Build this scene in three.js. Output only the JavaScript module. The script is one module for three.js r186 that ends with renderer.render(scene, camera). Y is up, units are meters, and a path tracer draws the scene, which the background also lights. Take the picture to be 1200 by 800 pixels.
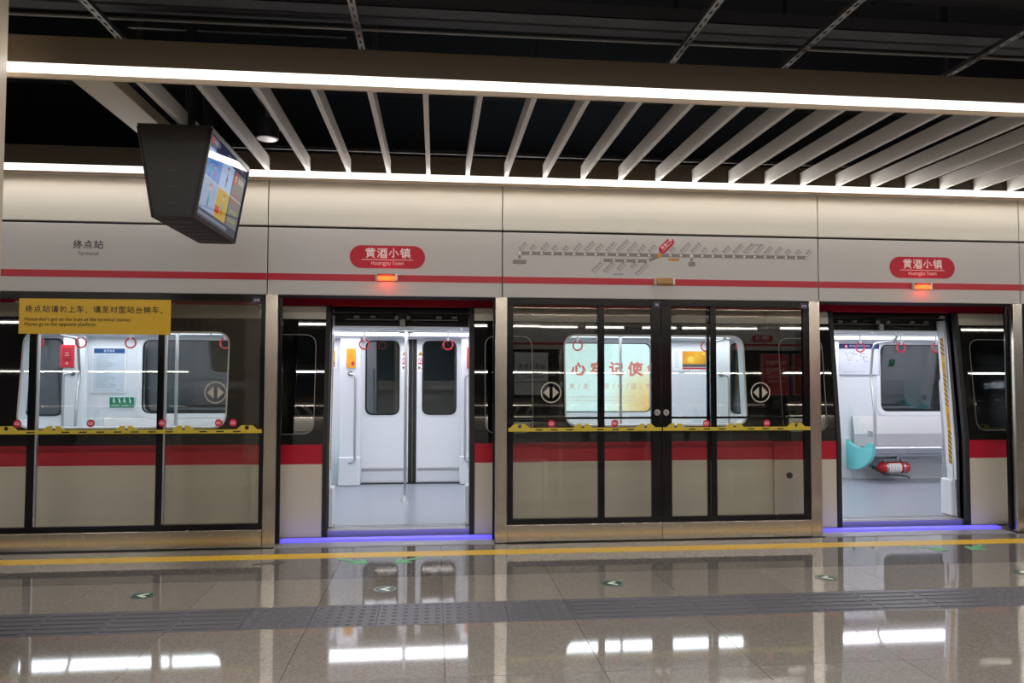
import * as THREE from 'three';
import { RoundedBoxGeometry } from 'three/addons/geometries/RoundedBoxGeometry.js';
import { mergeGeometries } from 'three/addons/utils/BufferGeometryUtils.js';
import { RectAreaLightUniformsLib } from 'three/addons/lights/RectAreaLightUniformsLib.js';

// ---------------------------------------------------------------- camera, exposure, large lights
const scene = new THREE.Scene();
scene.background = new THREE.Color(0x000000);
const FOCAL = 884, EYE = new THREE.Vector3(0, 1.461, 6.52);
const camera = new THREE.PerspectiveCamera(2 * Math.atan(400 / FOCAL) * 180 / Math.PI, 1.5, 0.05, 80);
camera.position.copy(EYE);
camera.rotation.set(0.0419, -0.101, 0.0024, 'YXZ');
camera.updateMatrixWorld();
scene.add(camera);
const renderer = new THREE.WebGLRenderer({ antialias: true });
renderer.toneMapping = THREE.LinearToneMapping;
renderer.toneMappingExposure = 1.0;
renderer.shadowMap.enabled = true;
RectAreaLightUniformsLib.init();

const STRIP_LIGHT = 13, STRIP_GLOW = 1.6, MIDDLE_LIGHT = 66, CAR_LIGHT = 9.6, CAR_GLOW = 2.0;
function areaLight(x0, x1, y, z, width, dirY, dirZ, intensity, hex = 0xfffaf4) {   // a long strip along x that shines towards (0, dirY, dirZ)
  const l = new THREE.RectAreaLight(hex, intensity, x1 - x0, width);
  l.position.set((x0 + x1) / 2, y, z);
  l.lookAt((x0 + x1) / 2, y + dirY, z + dirZ);
  scene.add(l);
  return l;
}
// lamp positions (the glowing fittings themselves are built further down, just behind these)
const LAMPS = { nearBeamZ: 2.28, farBeamZ: 0.2, bottom: 3.07, top: 3.125, x0: -9.5, x1: 14.5 };
for (const [z, x0, s] of [[LAMPS.farBeamZ, LAMPS.x0, 1], [LAMPS.nearBeamZ, -2.9, 1], [11.62, LAMPS.x0, 1], [13.7, LAMPS.x0, 1]]) {
  areaLight(x0, LAMPS.x1, 3.0975, z + s * 0.014, 0.05, 0, s, STRIP_LIGHT);
  areaLight(x0, LAMPS.x1, 3.063, z - s * 0.0285, 0.03, -1, 0, STRIP_LIGHT * 1.7);
}
for (const z of [5.0, 8.9]) areaLight(-9, 14, 3.36, z, 0.12, -1, 0, MIDDLE_LIGHT);

// ---------------------------------------------------------------- helpers
let seed = 7;
const rnd = () => { seed = (seed * 1664525 + 1013904223) >>> 0; return seed / 4294967296; };
const used = {};
function numbered(n) { if (!(n in used)) { used[n] = 0; return n; } used[n]++; return n + '_' + String(used[n]).padStart(3, '0'); }
function worldUV(g) {
  const p = g.attributes.position, n = g.attributes.normal, uv = new Float32Array(p.count * 2);
  for (let i = 0; i < p.count; i++) {
    const ax = Math.abs(n.getX(i)), ay = Math.abs(n.getY(i)), az = Math.abs(n.getZ(i));
    const x = p.getX(i), y = p.getY(i), z = p.getZ(i);
    const [u, v] = ay >= ax && ay >= az ? [x, -z] : az >= ax ? [x, y] : [z, y];
    uv[2 * i] = u; uv[2 * i + 1] = v;
  }
  g.setAttribute('uv', new THREE.BufferAttribute(uv, 2));
  return g;
}
function bx(x0, x1, y0, y1, z0, z1, r = 0) {
  const w = Math.abs(x1 - x0), h = Math.abs(y1 - y0), d = Math.abs(z1 - z0);
  const rr = Math.min(r, w * 0.49, h * 0.49, d * 0.49);
  const g = rr > 0 ? new RoundedBoxGeometry(w, h, d, 2, rr) : new THREE.BoxGeometry(w, h, d).toNonIndexed();
  g.translate((x0 + x1) / 2, (y0 + y1) / 2, (z0 + z1) / 2);
  return worldUV(g);
}
const plain = (g) => { const q = g.index ? g.toNonIndexed() : g; for (const k of Object.keys(q.attributes)) if (!['position', 'normal', 'uv'].includes(k)) q.deleteAttribute(k); return q; };
const join = (...gs) => mergeGeometries(gs.flat().map(plain));
function mesh(name, g, m, parent) {
  const o = new THREE.Mesh(g, m);
  o.name = parent ? name : numbered(name);
  o.castShadow = o.receiveShadow = true;
  (parent || scene).add(o);
  return o;
}
function group(name, parent, pos = [0, 0, 0]) { const o = new THREE.Group(); o.name = parent ? name : numbered(name); o.position.set(...pos); (parent || scene).add(o); return o; }
function tag(o, label, category, grp) { o.userData = { ...o.userData, label, category }; if (grp) o.userData.group = grp; return o; }
function struct(o, label, category) { o.userData = { ...o.userData, kind: 'structure' }; if (label) o.userData.label = label; if (category) o.userData.category = category; return o; }
function tube(pts, r, closed = false, seg = 48, rs = 10) {
  const c = pts.length === 2 ? new THREE.LineCurve3(new THREE.Vector3(...pts[0]), new THREE.Vector3(...pts[1])) : new THREE.CatmullRomCurve3(pts.map((p) => new THREE.Vector3(...p)), closed, 'catmullrom', 0.2);
  return new THREE.TubeGeometry(c, pts.length === 2 ? 1 : seg, r, rs, closed);
}
function bentTube(pts, r, bend = 0.06, rs = 10) {   // straight runs joined with rounded bends
  const V = pts.map((p) => new THREE.Vector3(...p)), path = new THREE.CurvePath();
  let from = V[0];
  for (let i = 1; i < V.length - 1; i++) {
    const a = V[i].clone().add(V[i - 1].clone().sub(V[i]).setLength(bend)), b = V[i].clone().add(V[i + 1].clone().sub(V[i]).setLength(bend));
    path.add(new THREE.LineCurve3(from, a)); path.add(new THREE.QuadraticBezierCurve3(a, V[i], b)); from = b;
  }
  path.add(new THREE.LineCurve3(from, V[V.length - 1]));
  return new THREE.TubeGeometry(path, 60, r, rs, false);
}
function cyl(r0, r1, h, x, y, z, axis = 'y', seg = 24) {
  const g = new THREE.CylinderGeometry(r1, r0, h, seg);
  if (axis === 'x') g.rotateZ(Math.PI / 2); if (axis === 'z') g.rotateX(Math.PI / 2);
  return g.translate(x, y, z);
}
function roundRect(x0, x1, y0, y1, r, target = new THREE.Shape()) {
  target.moveTo(x0 + r, y0); target.lineTo(x1 - r, y0); target.quadraticCurveTo(x1, y0, x1, y0 + r);
  target.lineTo(x1, y1 - r); target.quadraticCurveTo(x1, y1, x1 - r, y1); target.lineTo(x0 + r, y1);
  target.quadraticCurveTo(x0, y1, x0, y1 - r); target.lineTo(x0, y0 + r); target.quadraticCurveTo(x0, y0, x0 + r, y0);
  return target;
}
function slab(shape, z0, z1, curve = 8) { const g = new THREE.ExtrudeGeometry(shape, { depth: z1 - z0, bevelEnabled: false, curveSegments: curve }); g.translate(0, 0, z0); return worldUV(g); }
function panel(x0, x1, y0, y1, z0, z1, holes = [], r = 0.001) {
  const s = roundRect(x0, x1, y0, y1, r);
  for (const h of holes) s.holes.push(roundRect(h[0], h[1], h[2], h[3], h[4], new THREE.Path()));
  return slab(s, z0, z1);
}
function ring(o, i, z0, z1) { return panel(o[0], o[1], o[2], o[3], z0, z1, [i], o[4]); }
function decal(w, h) { return new THREE.PlaneGeometry(w, h); }

// ---------------------------------------------------------------- textures
function noiseTexture(size, fn, rx, ry) {
  const d = new Uint8Array(size * size * 4);
  for (let i = 0; i < size * size; i++) { const [r, g, b] = fn(i % size, Math.floor(i / size)); d[4 * i] = r; d[4 * i + 1] = g; d[4 * i + 2] = b; d[4 * i + 3] = 255; }
  const t = new THREE.DataTexture(d, size, size);
  t.wrapS = t.wrapT = THREE.RepeatWrapping; t.magFilter = THREE.LinearFilter; t.minFilter = THREE.LinearMipmapLinearFilter; t.generateMipmaps = true;
  t.repeat.set(rx, ry); t.needsUpdate = true;
  return t;
}
function granite(base, spread, off) {
  const S = 512, coarse = Array.from({ length: 64 * 64 }, () => rnd());
  const t = noiseTexture(S, (x, y) => {
    const c = coarse[((y >> 3) & 63) * 64 + ((x >> 3) & 63)], f = rnd(), s = f < 0.14 ? -1 : f > 0.88 ? 0.9 : (f - 0.5) * 0.5;
    const k = 1 + spread * (s + (c - 0.5) * 0.35);
    return base.map((v) => Math.max(0, Math.min(255, v * k)));
  }, 1.1, 1.1);
  t.colorSpace = THREE.SRGBColorSpace; t.offset.set(off, off * 0.37);
  return t;
}
const brushTex = (() => { const line = Array.from({ length: 256 }, () => rnd()); return noiseTexture(256, (x, y) => { const v = 130 + 60 * line[x] + 30 * (rnd() - 0.5); return [v, v, v]; }, 3, 0.25); })();
function canvasTex(w, h, draw, alpha = false) {
  const c = document.createElement('canvas'); c.width = w; c.height = h;
  const g = c.getContext('2d'); if (!alpha) { g.fillStyle = '#fff'; g.fillRect(0, 0, w, h); }
  draw(g, w, h);
  const t = new THREE.CanvasTexture(c); t.colorSpace = THREE.SRGBColorSpace; t.anisotropy = 8;
  return t;
}
// stroke shapes of the Chinese characters that stand on the signs, each on a 100 x 100 square
const STROKES = {
  终: '28,6 12,34 30,34 10,62 36,56|8,88 38,74|58,5 44,40|54,20 84,20 66,46 42,64|56,30 74,50 97,62|62,64 76,74|52,80 76,94',
  点: '50,4 50,34|50,18 82,18|22,34 78,34 78,60 22,60 22,34|18,72 10,92|38,74 42,90|58,74 64,90|78,72 90,92',
  站: '24,4 28,16|6,24 44,24|14,36 19,66|36,36 31,66|4,80 46,72|70,4 70,48|70,24 97,24|54,48 92,48 92,90 54,90 54,48',
  请: '12,8 22,20|5,36 20,36 20,84 32,72|40,14 94,14|44,28 90,28|36,42 98,42|67,4 67,42|46,54 46,96|46,54 88,54 88,94 78,92|46,66 88,66|46,79 88,79',
  勿: '28,6 8,48|22,26 86,26 78,90 62,84|44,28 14,76|64,28 26,92',
  上: '48,8 48,88|48,42 84,42|6,88 95,88',
  车: '12,18 88,18|44,4 20,48 84,48|5,70 95,70|54,32 54,98',
  至: '10,12 90,12|48,12 20,42 78,38|64,26 84,50|50,44 50,90|16,64 84,64|5,90 95,90',
  对: '8,20 42,20 8,88|12,36 44,84|52,32 98,32|82,6 82,92 68,86|58,48 68,66',
  面: '5,10 95,10|48,10 40,28|12,28 88,28 88,94 12,94 12,28|38,28 38,94|62,28 62,94|38,50 62,50|38,70 62,70',
  台: '44,6 18,44 80,40|64,22 86,50|20,58 80,58 80,94 20,94 20,58',
  候: '22,6 6,46|16,32 16,96|32,24 32,76|44,14 84,14 82,32|38,32 96,32|52,34 42,54|48,48 90,48|38,64 98,64|68,48 68,64 40,96|68,66 96,96',
  黄: '10,14 90,14|34,4 34,30|66,4 66,30|4,30 96,30|20,42 80,42 80,76 20,76 20,42|50,30 50,76|20,59 80,59|36,80 12,98|64,80 88,98',
  酒: '10,8 22,18|6,34 18,44|8,92 26,58|32,12 98,12|38,30 94,30 94,96 38,96 38,30|56,12 54,44 44,58|74,12 74,50 92,54|38,68 94,68|38,82 94,82',
  小: '50,6 50,92 36,84|26,32 8,68|72,32 94,68',
  镇: '22,4 6,34|18,18 42,18|10,38 40,38|4,58 42,58|24,38 24,92 42,80|46,14 96,14|70,4 70,26|52,26 90,26 90,74 52,74 52,26|52,42 90,42|52,58 90,58|42,76 100,76|58,82 44,98|82,82 98,98',
  心: '14,44 6,74|34,30 36,82 44,90 78,90 82,70|48,14 60,34|80,34 94,60',
  牢: '50,2 50,14|10,34 10,18 90,18 88,34|30,32 18,56|24,46 82,46|6,70 94,70|52,32 52,98',
  记: '14,8 26,20|4,38 22,38 22,86 36,72|44,16 88,16 88,46 48,46 48,84 54,90 92,90 96,72',
  使: '24,4 4,46|16,34 16,96|30,18 98,18|40,34 90,34 90,58 40,58 40,34|66,6 62,66 30,96|40,66 98,96',
  命: '50,2 6,40|50,2 96,40|34,36 66,36|14,50 42,50 42,80 14,80 14,50|56,50 86,50 86,80 74,76|56,50 56,98',
  党: '50,2 50,20|26,6 34,20|74,6 66,20|10,38 10,24 90,24 88,38|30,38 70,38 70,56 30,56 30,38|40,58 34,80 10,96|60,58 60,90 94,90 94,76',
  走: '20,18 80,18|50,2 50,46|6,44 94,44|52,46 52,84|52,64 80,64|30,58 8,96|22,74 50,88 96,92',
  共: '32,6 32,58|66,6 66,58|12,28 88,28|4,60 96,60|34,70 12,96|66,70 90,96',
  筑: '20,2 8,22|16,12 42,12|62,2 50,22|58,12 92,12|8,38 42,38|26,38 26,80|6,86 44,78|56,36 54,70 42,96|56,36 82,36 82,86 98,88|64,54 72,68',
  中: '12,26 88,26 88,64 12,64 12,26|50,4 50,98',
  国: '10,8 90,8 90,94 10,94 10,8|26,26 74,26|30,48 70,48|24,74 76,74|50,26 50,74|62,56 70,66',
  梦: '8,16 46,16|28,4 28,46|26,18 6,40|30,18 46,36|54,16 94,16|74,4 74,46|72,18 52,40|76,18 96,38|46,44 16,70|40,54 80,54 60,80 18,98|40,64 54,76',
  '，': '22,82 26,90 16,102', '。': '14,84 22,80 28,88 20,96 13,90 14,84', '/': '70,10 30,95',
};
function hanzi(g, text, x, y, size, gap, weight) {
  g.lineWidth = size * weight; g.lineCap = 'round'; g.lineJoin = 'round';
  for (const ch of text) {
    for (const s of (STROKES[ch] || '').split('|')) {
      const p = s.split(' ').map((q) => q.split(',').map(Number));
      if (p[0].length < 2) continue;
      g.beginPath(); p.forEach(([a, b], i) => g[i ? 'lineTo' : 'moveTo'](x + a * size / 100, y + b * size / 100)); g.stroke();
    }
    x += size + gap;
  }
}
function tinyGlyphs(g, n, x, y, s, gap = 0.15) {   // writing too small to read in the photograph: strokes only
  g.lineWidth = s * 0.11;
  for (let k = 0; k < n; k++) {
    const cx = x + k * s * (1 + gap);
    for (let j = 0; j < 3; j++) { const yy = y + s * (0.12 + 0.36 * j + 0.08 * (rnd() - 0.5)); g.beginPath(); g.moveTo(cx + s * 0.08 * rnd(), yy); g.lineTo(cx + s * (0.9 - 0.1 * rnd()), yy); g.stroke(); }
    for (let j = 0; j < 2; j++) { const xx = cx + s * (0.22 + 0.5 * j + 0.1 * rnd()); g.beginPath(); g.moveTo(xx, y + s * 0.2 * rnd()); g.lineTo(xx + s * 0.1 * (rnd() - 0.5), y + s * (0.85 + 0.15 * rnd())); g.stroke(); }
  }
}

// ---------------------------------------------------------------- materials
const S = (o) => new THREE.MeshStandardMaterial(o), P = (o) => new THREE.MeshPhysicalMaterial(o);
const lin = (r, g, b) => new THREE.Color().setRGB(r, g, b);
const M = {
  granite: [0, 1, 2, 3].map((k) => P({ map: granite([[133, 127, 120], [128, 122, 115], [137, 131, 124], [131, 126, 120]][k], 0.26, k * 0.23), roughness: 0.045, ior: 1.55 })),
  darkGranite: [0, 1].map((k) => P({ map: granite([[108, 104, 100], [104, 100, 97]][k], 0.3, k * 0.31), roughness: 0.045, ior: 1.55 })),
  grout: S({ color: lin(0.05, 0.045, 0.04), roughness: 0.9 }),
  tactile: [S({ color: lin(0.115, 0.115, 0.13), roughness: 0.42 }), S({ color: lin(0.105, 0.105, 0.12), roughness: 0.45 })],
  railYellow: S({ color: lin(0.56, 0.42, 0.03), roughness: 0.45 }),
  yellow: S({ color: lin(0.72, 0.43, 0.01), roughness: 0.4 }),
  lowerPanel: P({ color: lin(0.53, 0.515, 0.50), roughness: 0.42 }),
  upperPanel: P({ color: lin(0.60, 0.58, 0.515), roughness: 0.35 }),
  stripe: S({ color: lin(0.48, 0.002, 0.026), roughness: 0.4 }),
  gap: S({ color: lin(0.03, 0.022, 0.022), roughness: 0.8 }),
  bronze: P({ color: lin(0.092, 0.065, 0.039), roughness: 0.5 }),
  lip: P({ color: lin(0.74, 0.60, 0.45), roughness: 0.5 }),
  champagne: P({ color: lin(0.50, 0.43, 0.33), roughness: 0.5 }),
  slat: P({ color: lin(0.62, 0.60, 0.565), roughness: 0.5 }),
  diffuser: S({ color: lin(0.9, 0.9, 0.9), emissive: new THREE.Color(0xfff4ec), emissiveIntensity: STRIP_GLOW, roughness: 0.6 }),
  steel: P({ color: lin(0.64, 0.585, 0.505), metalness: 1, roughness: 0.36, roughnessMap: brushTex }),
  steelBright: P({ color: lin(0.55, 0.55, 0.55), metalness: 1, roughness: 0.3 }),
  seatSteel: P({ color: lin(0.52, 0.52, 0.535), metalness: 1, roughness: 0.38 }),
  frame: P({ color: lin(0.006, 0.006, 0.007), roughness: 0.12, ior: 1.42 }),
  rubber: S({ color: lin(0.009, 0.0085, 0.009), roughness: 0.6 }),
  glass: P({ color: lin(0.92, 0.925, 0.90), transmission: 1, thickness: 0, roughness: 0.0, ior: 1.52, side: THREE.DoubleSide }),
  trainGlass: P({ color: lin(0.84, 0.92, 0.92), transmission: 1, thickness: 0, roughness: 0.0, ior: 1.52, side: THREE.DoubleSide }),
  trainGlassDark: P({ color: lin(0.55, 0.66, 0.70), transmission: 1, thickness: 0, roughness: 0.0, ior: 2.33, side: THREE.DoubleSide }),
  clear: P({ color: lin(0.90, 0.97, 0.96), transmission: 1, thickness: 0, roughness: 0.0, ior: 1.5, side: THREE.DoubleSide }),
  carCream: P({ color: lin(0.57, 0.52, 0.44), roughness: 0.36 }),
  carRed: P({ color: lin(0.44, 0.008, 0.028), roughness: 0.3 }),
  carCrimson: P({ color: lin(0.42, 0.004, 0.03), roughness: 0.35 }),
  carBlack: P({ color: lin(0.012, 0.011, 0.011), roughness: 0.02, ior: 1.45 }),
  carWhite: P({ color: lin(0.74, 0.76, 0.79), roughness: 0.42 }),
  carWhiteGloss: P({ color: lin(0.78, 0.80, 0.82), roughness: 0.3 }),
  carFloor: P({ color: lin(0.30, 0.325, 0.37), roughness: 0.28 }),
  carCeiling: S({ color: lin(0.78, 0.79, 0.80), roughness: 0.6 }),
  carLamp: S({ color: lin(0.9, 0.9, 0.9), emissive: new THREE.Color(0xf6f4ff), emissiveIntensity: CAR_GLOW, roughness: 0.6 }),
  turquoise: P({ color: lin(0.16, 0.60, 0.60), roughness: 0.35 }),
  redPlastic: P({ color: lin(0.62, 0.02, 0.04), roughness: 0.3 }),
  strapWeb: S({ color: lin(0.55, 0.55, 0.56), roughness: 0.5 }),
  blueGlow: S({ color: lin(0.2, 0.2, 0.5), emissive: lin(0.09, 0.06, 1.0), emissiveIntensity: 1.0, roughness: 0.5 }),
  dark: S({ color: lin(0.006, 0.006, 0.007), roughness: 0.7 }),
  voidWall: S({ color: lin(0.022, 0.024, 0.034), roughness: 0.95 }),
  tray: S({ color: lin(0.045, 0.046, 0.052), roughness: 0.65 }),
  galvanised: P({ color: lin(0.21, 0.21, 0.205), metalness: 0.8, roughness: 0.5 }),
  housing: P({ color: lin(0.016, 0.016, 0.017), roughness: 0.5, ior: 1.38 }),
  white: S({ color: lin(0.8, 0.8, 0.8), roughness: 0.5 }),
  tunnel: S({ color: lin(0.19, 0.22, 0.26), roughness: 0.9 }),
  extinguisher: P({ color: lin(0.55, 0.008, 0.012), roughness: 0.2, clearcoat: 0.6 }),
  black: S({ color: lin(0.012, 0.012, 0.012), roughness: 0.5 }),
};
function printed(tex, opts = {}) { return S({ map: tex, roughness: 0.5, ...opts }); }
function clearPrint(tex, opts = {}) { return S({ map: tex, transparent: true, roughness: 0.5, ...opts }); }
function sheet(name, x0, x1, y0, y1, z, tex, parent, opts, thick = 0.003) {   // a printed sheet with thickness that faces +z
  const front = new THREE.PlaneGeometry(x1 - x0, y1 - y0); front.translate((x0 + x1) / 2, (y0 + y1) / 2, z + thick + 0.0006);
  const o = mesh(name, front, printed(tex, opts), parent);
  return o;
}
function sticker(name, x0, x1, y0, y1, z, tex, parent, opts) { const g = new THREE.PlaneGeometry(x1 - x0, y1 - y0); g.translate((x0 + x1) / 2, (y0 + y1) / 2, z); return mesh(name, g, clearPrint(tex, opts), parent); }

// ---------------------------------------------------------------- the station: floor
const X0 = -9.5, X1 = 14.5, PITCH = 4.787, TILE = 0.78, JOINT = 0.055;
{
  const floor = group('floor'); struct(floor, 'polished grey granite platform floor with a tactile strip', 'floor');
  mesh('floor_bed', bx(X0, X1, -0.6, -0.022, -0.1, 13.98), M.grout, floor);
  const rows = [[0.39, 1.0, 'dark'], [1.0, 1.63, 'light'], [2.04, 2.82, 'light'], [2.82, 3.6, 'light'], [3.6, 4.38, 'light']];
  for (let k = -9; k < 15; k++) {
    const xa = JOINT + TILE * k + 0.0015, xb = JOINT + TILE * (k + 1) - 0.0015;
    for (const [za, zb, kind] of rows) {
      const set = kind === 'dark' ? M.darkGranite : M.granite;
      mesh('tile', bx(xa, xb, -0.022, 0, za + 0.0015, zb - 0.0015), set[Math.floor(rnd() * set.length)], floor);
    }
    mesh('tile', bx(xa, xb, -0.022, 0, 0.02, 0.225), M.darkGranite[k & 1], floor);
    mesh('yellow_line', bx(xa - 0.0015, xb + 0.0015, -0.022, 0.0006, 0.225, 0.388), M.yellow, floor);
    for (const half of [0, 1]) {
      const a = xa + half * TILE / 2, b = a + TILE / 2 - 0.003, c = (a + b) / 2;
      const dots = [[-1.14, 0.86], [3.70, 5.7]].some(([p, q]) => c > p && c < q), gs = [bx(a, b, -0.022, 0.0, 1.632, 2.038)];
      if (dots) for (let i = 0; i < 6; i++) for (let j = 0; j < 6; j++) gs.push(cyl(0.017, 0.011, 0.005, a + 0.0325 + i * 0.065, 0.0025, 1.672 + j * 0.065, 'y', 10));
      else for (let j = 0; j < 5; j++) gs.push(bx(a + 0.02, b - 0.02, 0, 0.005, 1.672 + j * 0.076, 1.700 + j * 0.076, 0.002));
      mesh('tactile_tile', join(gs), M.tactile[(k + half) & 1], floor);
    }
  }
  mesh('rear_paving', bx(X0, X1, -0.022, 0, 4.382, 13.9), M.granite[0], floor);
  // sill plates in front of the two open doorways and the platform lip
  mesh('platform_lip', bx(X0, X1, -0.6, -0.002, -0.175, 0.018), M.gap, floor);
  for (const c of [-0.408, 4.41]) {
    const n = 10, gs = [bx(c - 0.92, c + 0.92, -0.002, 0.004, -0.165, 0.015)];
    for (let i = 0; i < n; i++) gs.push(bx(c - 0.92, c + 0.92, 0.004, 0.006, -0.155 + i * 0.017, -0.148 + i * 0.017));
    mesh('sill_plate', join(gs), M.seatSteel, floor);
  }
}
// floor markings that are stuck on
const discTex = canvasTex(256, 256, (g) => {
  g.fillStyle = '#0d3f3a'; g.beginPath(); g.arc(128, 128, 127, 0, 7); g.fill();
  g.strokeStyle = '#a8bdb0'; g.lineWidth = 8; g.beginPath(); g.arc(128, 128, 116, 0, 7); g.stroke();
  g.strokeStyle = '#e8f0dc'; g.lineWidth = 42; g.lineJoin = 'miter'; g.beginPath(); g.moveTo(178, 62); g.lineTo(98, 128); g.lineTo(178, 194); g.stroke();
}, true);
for (const [x, where] of [[-1.9, 'in front of the glass with the yellow notice'], [-0.33, 'in front of the white carriage doors'], [1.235, 'in front of the emergency door beside the white carriage doors'], [2.80, 'in front of the emergency door that mirrors red notices'], [4.33, 'in front of the doorway with the bench']]) {
  const o = mesh('floor_sticker', new THREE.CylinderGeometry(0.078, 0.078, 0.0016, 40), [M.gap, clearPrint(discTex, { roughness: 0.3 }), M.gap]);
  o.position.set(x, 0.0009, 1.296); o.rotation.y = Math.PI / 2;
  tag(o, 'round dark green floor sticker ' + where, 'sticker', 'evacuation stickers along the platform floor');
}
{
  const arrow = new THREE.Shape([[-0.14, -0.02], [0.05, -0.02], [0.02, -0.075], [0.07, -0.075], [0.15, 0], [0.07, 0.075], [0.02, 0.075], [0.05, 0.02], [-0.14, 0.02]].map((p) => new THREE.Vector2(...p)));
  const g = slab(arrow, 0, 0.0012), green = S({ color: lin(0.12, 0.42, 0.16), roughness: 0.5 });
  for (const [x, a, where] of [[-0.632, -0.6, 'inward towards the doorway with white carriage doors behind it'], [-0.191, -2.5, 'back from the doorway with white carriage doors behind it'], [4.135, -0.6, 'towards the doorway where a steel bench shows'], [4.568, -2.5, 'back from the doorway where a steel bench shows']]) {
    const o = mesh('floor_arrow', g, green); o.rotation.set(-Math.PI / 2, 0, a); o.position.set(x, 0.0006, 0.5);
    tag(o, 'green arrow on the floor pointing ' + where, 'floor marking');
  }
  const worn = mesh('floor_arrow', g, S({ color: lin(0.07, 0.065, 0.06), roughness: 0.6 })); worn.rotation.set(-Math.PI / 2, 0, 0.25); worn.position.set(-1.26, 0.0006, 0.515); worn.scale.setScalar(0.85);
  tag(worn, 'worn dark arrow on the floor in front of the steel post by the yellow notice', 'floor marking');
}

// ---------------------------------------------------------------- the station: shell, opposite platform side
{
  struct(mesh('ceiling', bx(X0, X1, 4.75, 4.95, -5.4, 14.6), M.voidWall), 'black painted concrete soffit above the open ceiling', 'ceiling');
  struct(mesh('wall_left', bx(X0 - 0.2, X0, -1.4, 4.95, -5.4, 14.6), M.voidWall), 'dark end wall of the platform', 'wall');
  struct(mesh('wall_right', bx(X1, X1 + 0.2, -1.4, 4.95, -5.4, 14.6), M.voidWall), 'dark end wall of the platform', 'wall');
  struct(mesh('wall_track', bx(X0, X1, -1.4, 4.95, -5.4, -5.2), M.tunnel), 'dark concrete tunnel wall beyond the train', 'wall');
  struct(mesh('floor_track', bx(X0, X1, -1.6, -1.4, -5.4, 0.2), M.tunnel), 'dark track bed below the train', 'floor');
  const back = group('wall_back'); struct(back, 'opposite platform edge with cream header and dark glass', 'wall');
  mesh('rear_shell', bx(X0, X1, -0.6, 4.95, 14.3, 14.6), M.voidWall, back);
  mesh('header_panel', bx(X0, X1, 2.12, 2.69, 13.9, 14.3), M.lowerPanel, back);
  mesh('cream_panel', bx(X0, X1, 2.71, 3.08, 13.9, 14.3), M.upperPanel, back);
  mesh('red_stripe', bx(X0, X1, 2.243, 2.301, 13.897, 13.9), M.stripe, back);
  mesh('glass_screen', bx(X0, X1, 0.16, 2.12, 13.95, 13.98), M.carBlack, back);
  mesh('kick_plate', bx(X0, X1, 0, 0.16, 13.92, 13.95), M.steel, back);
  for (let k = -3; k < 6; k++) { mesh('post', bx(-1.43 + k * 2.4, -1.33 + k * 2.4, 0, 2.12, 13.9, 13.97), M.steel, back); }
}
const pillTex = canvasTex(768, 240, (g, w, h) => {
  g.fillStyle = '#b9062c'; g.beginPath(); g.arc(118, 120, 118, Math.PI / 2, -Math.PI / 2); g.arc(w - 118, 120, 118, -Math.PI / 2, Math.PI / 2); g.fill();
  g.strokeStyle = '#efe6e2'; hanzi(g, '黄酒小镇', 158, 26, 104, 14, 0.105);
  g.fillStyle = '#efe6e2'; g.fillRect(122, 146, 524, 6);
  g.font = '50px sans-serif'; g.textAlign = 'center'; g.fillText('Huangjiu Town', w / 2, 202);
}, true);
{ const g = new THREE.PlaneGeometry(0.64, 0.2); g.rotateY(Math.PI); g.translate(9.2, 2.45, 13.896);
  tag(mesh('station_sign', g, clearPrint(pillTex)), 'red rounded station sign on the opposite header, mirrored in the glass', 'sign'); }
{ // printed notice boards on the opposite screen, which the near glass mirrors
  const redTex = canvasTex(256, 400, (g, w, h) => { g.fillStyle = '#c8323a'; g.fillRect(0, 0, w, h); g.strokeStyle = '#f4dede'; tinyGlyphs(g, 4, 26, 60, 44); tinyGlyphs(g, 4, 26, 130, 44); tinyGlyphs(g, 6, 26, 210, 26); tinyGlyphs(g, 6, 26, 250, 26); });
  const whiteTex = canvasTex(256, 330, (g, w, h) => { g.fillStyle = '#dfe4e6'; g.fillRect(0, 0, w, h); g.strokeStyle = '#15171a'; tinyGlyphs(g, 5, 22, 92, 37); tinyGlyphs(g, 7, 40, 150, 22); tinyGlyphs(g, 8, 30, 186, 14); g.fillStyle = '#2c2f33'; g.fillRect(10, 230, 236, 6); });
  for (const [x0, x1, y0, y1, tex, label] of [[9.16, 9.94, 0.86, 2.01, redTex, 'printed red notice with white lines mirrored in the emergency door glass'], [10.08, 10.86, 0.86, 2.01, redTex, 'second printed red notice mirrored at the edge of the emergency door'], [5.9, 6.66, 0.85, 2.03, redTex, 'printed red notice mirrored in the black stile with the locks'], [2.15, 3.06, 0.88, 2.02, whiteTex, 'printed white notice mirrored in the glass beside the open doorway']]) {
    const o = group('notice_board'); tag(o, label, 'notice');
    mesh('board', bx(x0 - 0.01, x1 + 0.01, y0 - 0.01, y1 + 0.01, 13.872, 13.895, 0.004), M.white, o);
    const g = new THREE.PlaneGeometry(x1 - x0, y1 - y0); g.rotateY(Math.PI); g.translate((x0 + x1) / 2, (y0 + y1) / 2, 13.871);
    mesh('print', g, printed(tex, { roughness: 0.6 }), o);
  }
}
{
  const c = group('column'); struct(c, 'cream clad platform column beside the strip light', 'column');
  mesh('cladding', bx(-3.0, -2.2, 0, 4.7, 2.45, 3.2, 0.02), M.champagne, c);
  mesh('base_band', bx(-3.01, -2.19, 0, 0.14, 2.44, 3.21, 0.01), M.steel, c);
}

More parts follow.
